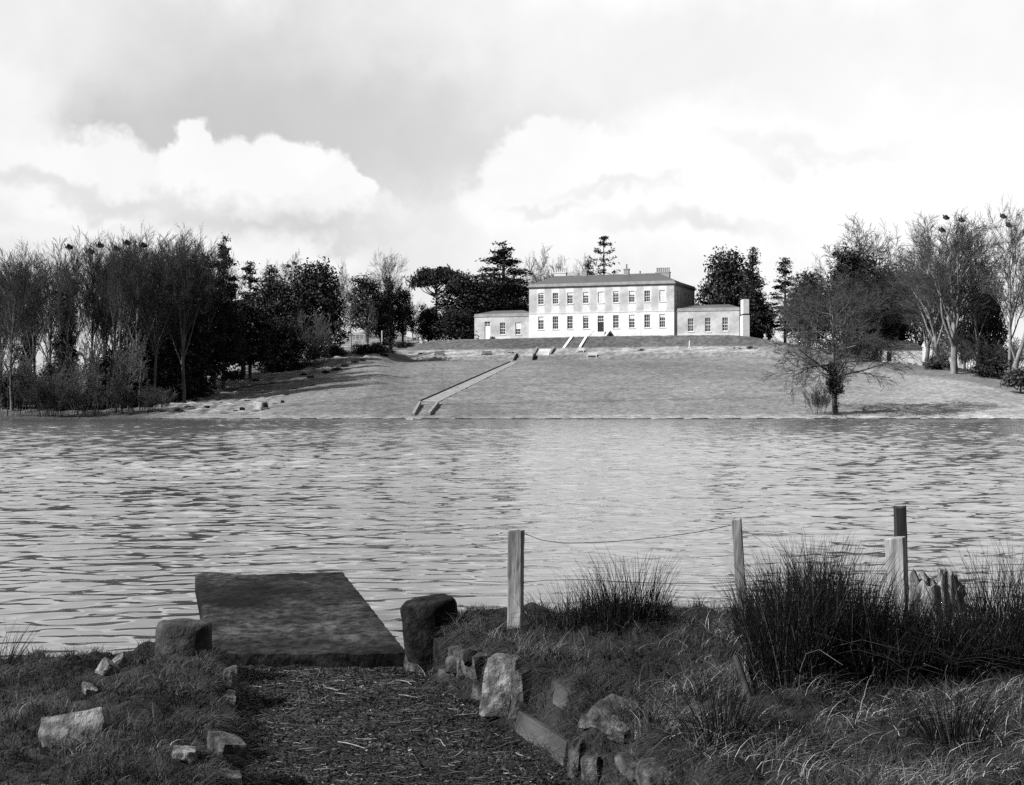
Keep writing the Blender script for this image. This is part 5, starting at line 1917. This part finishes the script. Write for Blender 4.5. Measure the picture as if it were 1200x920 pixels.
def rush(px, py, rx, ry, n, hpx, label, seed, hvar=(.55, 1.0), lean=.12, Y=None):
    """a clump of stiff round stems standing on the bank"""
    g = gp(px, py) if Y is None else Vector(((px - CX) / F * Y, Y, 0))
    r_ = np.random.default_rng(seed)
    a = r_.uniform(0, 6.283, n); q = np.sqrt(r_.random(n))
    x = g.x + rx * q * np.cos(a); y = g.y + ry * q * np.sin(a)
    z = near_ground(x, y)
    hh = hpx / F * g.y * r_.uniform(hvar[0], hvar[1], n) * (1 - .25 * q)
    d = np.stack([np.cos(a) * q * lean + r_.normal(0, .09, n), np.sin(a) * q * lean + r_.normal(0, .09, n)], 1)
    P0 = np.stack([x, y, z - .03], 1)
    k = 4
    segs, shd = [], []
    rb = r_.uniform(.0020, .0036, n)
    shv = r_.lognormal(0, .55, n)
    dead = r_.random(n) < .08
    shv[dead] *= 11
    bend = r_.normal(0, .12, (n, 2)) + d * .6
    broke = r_.random(n) < .12
    pts = [P0]
    for j in range(1, k + 1):
        t_ = j / k
        p_ = P0.copy()
        p_[:, :2] += (d * t_ + bend * t_ ** 2.2) * hh[:, None]
        p_[:, 2] += hh * (t_ - np.where(broke, .55, .04) * t_ ** 3)
        p_[broke, :2] += (bend[broke] * 2.2 * t_ ** 3) * hh[broke, None]
        pts.append(p_)
    for j in range(k):
        segs.append(np.concatenate([pts[j], pts[j + 1], (rb * (1 - .2 * j))[:, None], (rb * (1 - .2 * (j + 1)))[:, None]], 1))
        shd.append(shv)
    V_, F_ = tubes(np.concatenate(segs), 3)
    sh = np.repeat(np.concatenate(shd), 6)
    o = mesh_np('rush_clump', V_ - np.array([g.x, g.y, ng(g.x, g.y)]), F_, M['rush'], np.clip(sh, .15, 14))
    o.location = (g.x, g.y, ng(g.x, g.y))
    return tag(o, label, 'rushes', 'clumps of rushes on the near bank')


rush(922, 838, 0.17, 0.28, 760, 160, 'dense black rush clump in front of the leaning post, left part of the big stand', 1, Y=7.5)
rush(968, 830, 0.23, 0.3, 950, 186, 'dense black rush clump in the middle of the big stand', 2, Y=7.7)
rush(1022, 838, 0.22, 0.3, 820, 160, 'black rush clump in the big stand left of the bleached post', 3, Y=7.6)
rush(1075, 840, 0.22, 0.3, 560, 136, 'rush clump in front of the bleached post', 4, Y=7.7)
rush(1120, 850, 0.22, 0.25, 380, 126, 'rush clump in front of the gnarled stump', 5, Y=7.9)
rush(1162, 840, 0.24, 0.3, 400, 170, 'thin open rush clump right of the stump', 6, Y=8.2)
rush(1200, 830, 0.22, 0.3, 360, 190, 'rush clump cut by the right edge of the photo', 7, Y=8.4)
rush(884, 800, 0.1, 0.2, 220, 110, 'slim rush clump at the foot of the leaning post', 8, Y=8.6)
rush(940, 780, .25, .2, 405, 132, 'rushes at the water edge behind the big stand', 9, Y=9.3)
rush(735, 735, 0.22, 0.14, 330, 108, 'spiky rush tuft on the bank between the straight post and the leaning post', 10, (.4, 1.0), .22, Y=9.5)
rush(672, 742, 0.22, 0.14, 260, 86, 'spiky rush tuft just right of the straight post', 11, (.35, 1.0), .2, Y=9.5)
rush(704, 745, .16, .14, 175, 68, 'short rush tuft between the two spiky ones right of the straight post', 12, (.4, 1.0), .3, Y=9.4)
rush(-4, 775, .10, .1, 81, 93, 'few dark rush stems at the left edge of the photo', 13, (.4, 1.0), .35, Y=9.6)
rush(845, 900, .10, .12, 121, 132, 'small rush tuft at the bottom in front of the big stand', 14, (.4, .9), .4, Y=6.4)
rush(1120, 915, .10, .12, 148, 132, 'small rush tuft at the bottom right corner', 15, (.4, .9), .4, Y=6.2)
# dark dead stalk leaning in the big stand
sl = [at(862, 770, 7.5), at(874, 805, 7.3), at(884, 835, 7.1), at(899, 866, 6.9)]
sg = [tuple(a) + tuple(b_) + (.016, .016) for a, b_ in zip(sl[:-1], sl[1:])]
V_, F_ = tubes(sg, 7)
tag(mesh_np('branch', V_, F_, M['wood_dark'], smooth=True), 'black fallen branch slanting in front of the big rush stand', 'branch')

# mulch of leaves and bark on the path: one mass
n = 80000
y = gr.uniform(4.5, 10.62, n); f = gr.random(n)
x = xl(y) + (xr(y) - xl(y)) * (f * 1.0)
ec = np.clip(np.minimum(f, 1 - f) * 6, 0, 1)
z = near_ground(x, y) + gr.uniform(0, .014, n) + .012 * (1 - ec)
c = np.stack([x, y, z], 1)
V_, F_, s_ = leaf_quads(c, .0125, gr, .62, .32)
sh = np.repeat(gr.lognormal(-.45, 1.25, n) * np.clip(1 + .5 * dens(x, y), .3, 2), 4)  # tones spread wide so the palest flakes imitate glints
n2 = 2600
y = gr.uniform(4.6, 10.5, n2); f = gr.uniform(.02, .98, n2); x = xl(y) + (xr(y) - xl(y)) * f
a = gr.normal(0, .9, n2); L_ = gr.uniform(.012, .05, n2)
p0 = np.stack([x, y, near_ground(x, y) + gr.uniform(.006, .02, n2)], 1)
p1 = p0 + np.stack([np.cos(a) * L_, np.sin(a) * L_, gr.normal(0, .12, n2) * L_], 1)
p2 = p1 + np.stack([np.cos(a + gr.normal(0, .5, n2)) * L_, np.sin(a + .3) * L_, gr.normal(0, .12, n2) * L_], 1)
rr_ = gr.uniform(.0010, .0022, n2)
V2, F2 = tubes(np.concatenate([np.concatenate([p0, p1, rr_[:, None], rr_[:, None]], 1), np.concatenate([p1, p2, rr_[:, None], rr_[:, None] * .6], 1)]), 3)
ts = np.repeat(np.tile(gr.lognormal(1.5, .9, n2), 2), 6)
tag(mesh_np('leaf_litter', np.concatenate([V_, V2]), np.concatenate([F_, F2 + len(V_)]), M['litter'], np.clip(np.concatenate([sh, ts]), .1, 24)), kind='stuff')
# pale dead twigs lying on it
tw_me = []
for k in range(7):
    sg = []
    p = np.array([0, 0, .01]); a = 0.0
    for j in range(4):
        q = p + np.array([math.cos(a), math.sin(a), gr.uniform(-.05, .06)]) * gr.uniform(.02, .05)
        sg.append(tuple(p) + tuple(q) + (.0034 - .0004 * j, .0030 - .0004 * j)); p = q; a += gr.normal(0, .35)
        if gr.random() < .3:
            e_ = q + np.array([math.cos(a + .9), math.sin(a + .9), .15]) * .03
            sg.append(tuple(q) + tuple(e_) + (.0022, .0016))
    V_, F_ = tubes(sg, 5)
    o = mesh_np('twig', V_, F_, M['twig_dead'], link=False)
    tw_me.append(o.data)
for k in range(46):
    y = gr.uniform(6.6, 10.2); f = gr.uniform(.08, .92)
    x = xl(y) + (xr(y) - xl(y)) * f
    o = bpy.data.objects.new('twig', tw_me[k % 7]); COL.objects.link(o)
    s = gr.uniform(.5, 1.35)
    o.location = (x, y, ng(x, y) + .012); o.rotation_euler = (gr.normal(0, .12), gr.normal(0, .12), gr.normal(0, .8) + (math.pi if gr.random() < .5 else 0)); o.scale = (s, s, s)
    tag(o, 'pale dead twig lying on the dark leaf litter of the path', 'twig', 'pale twigs scattered on the path')
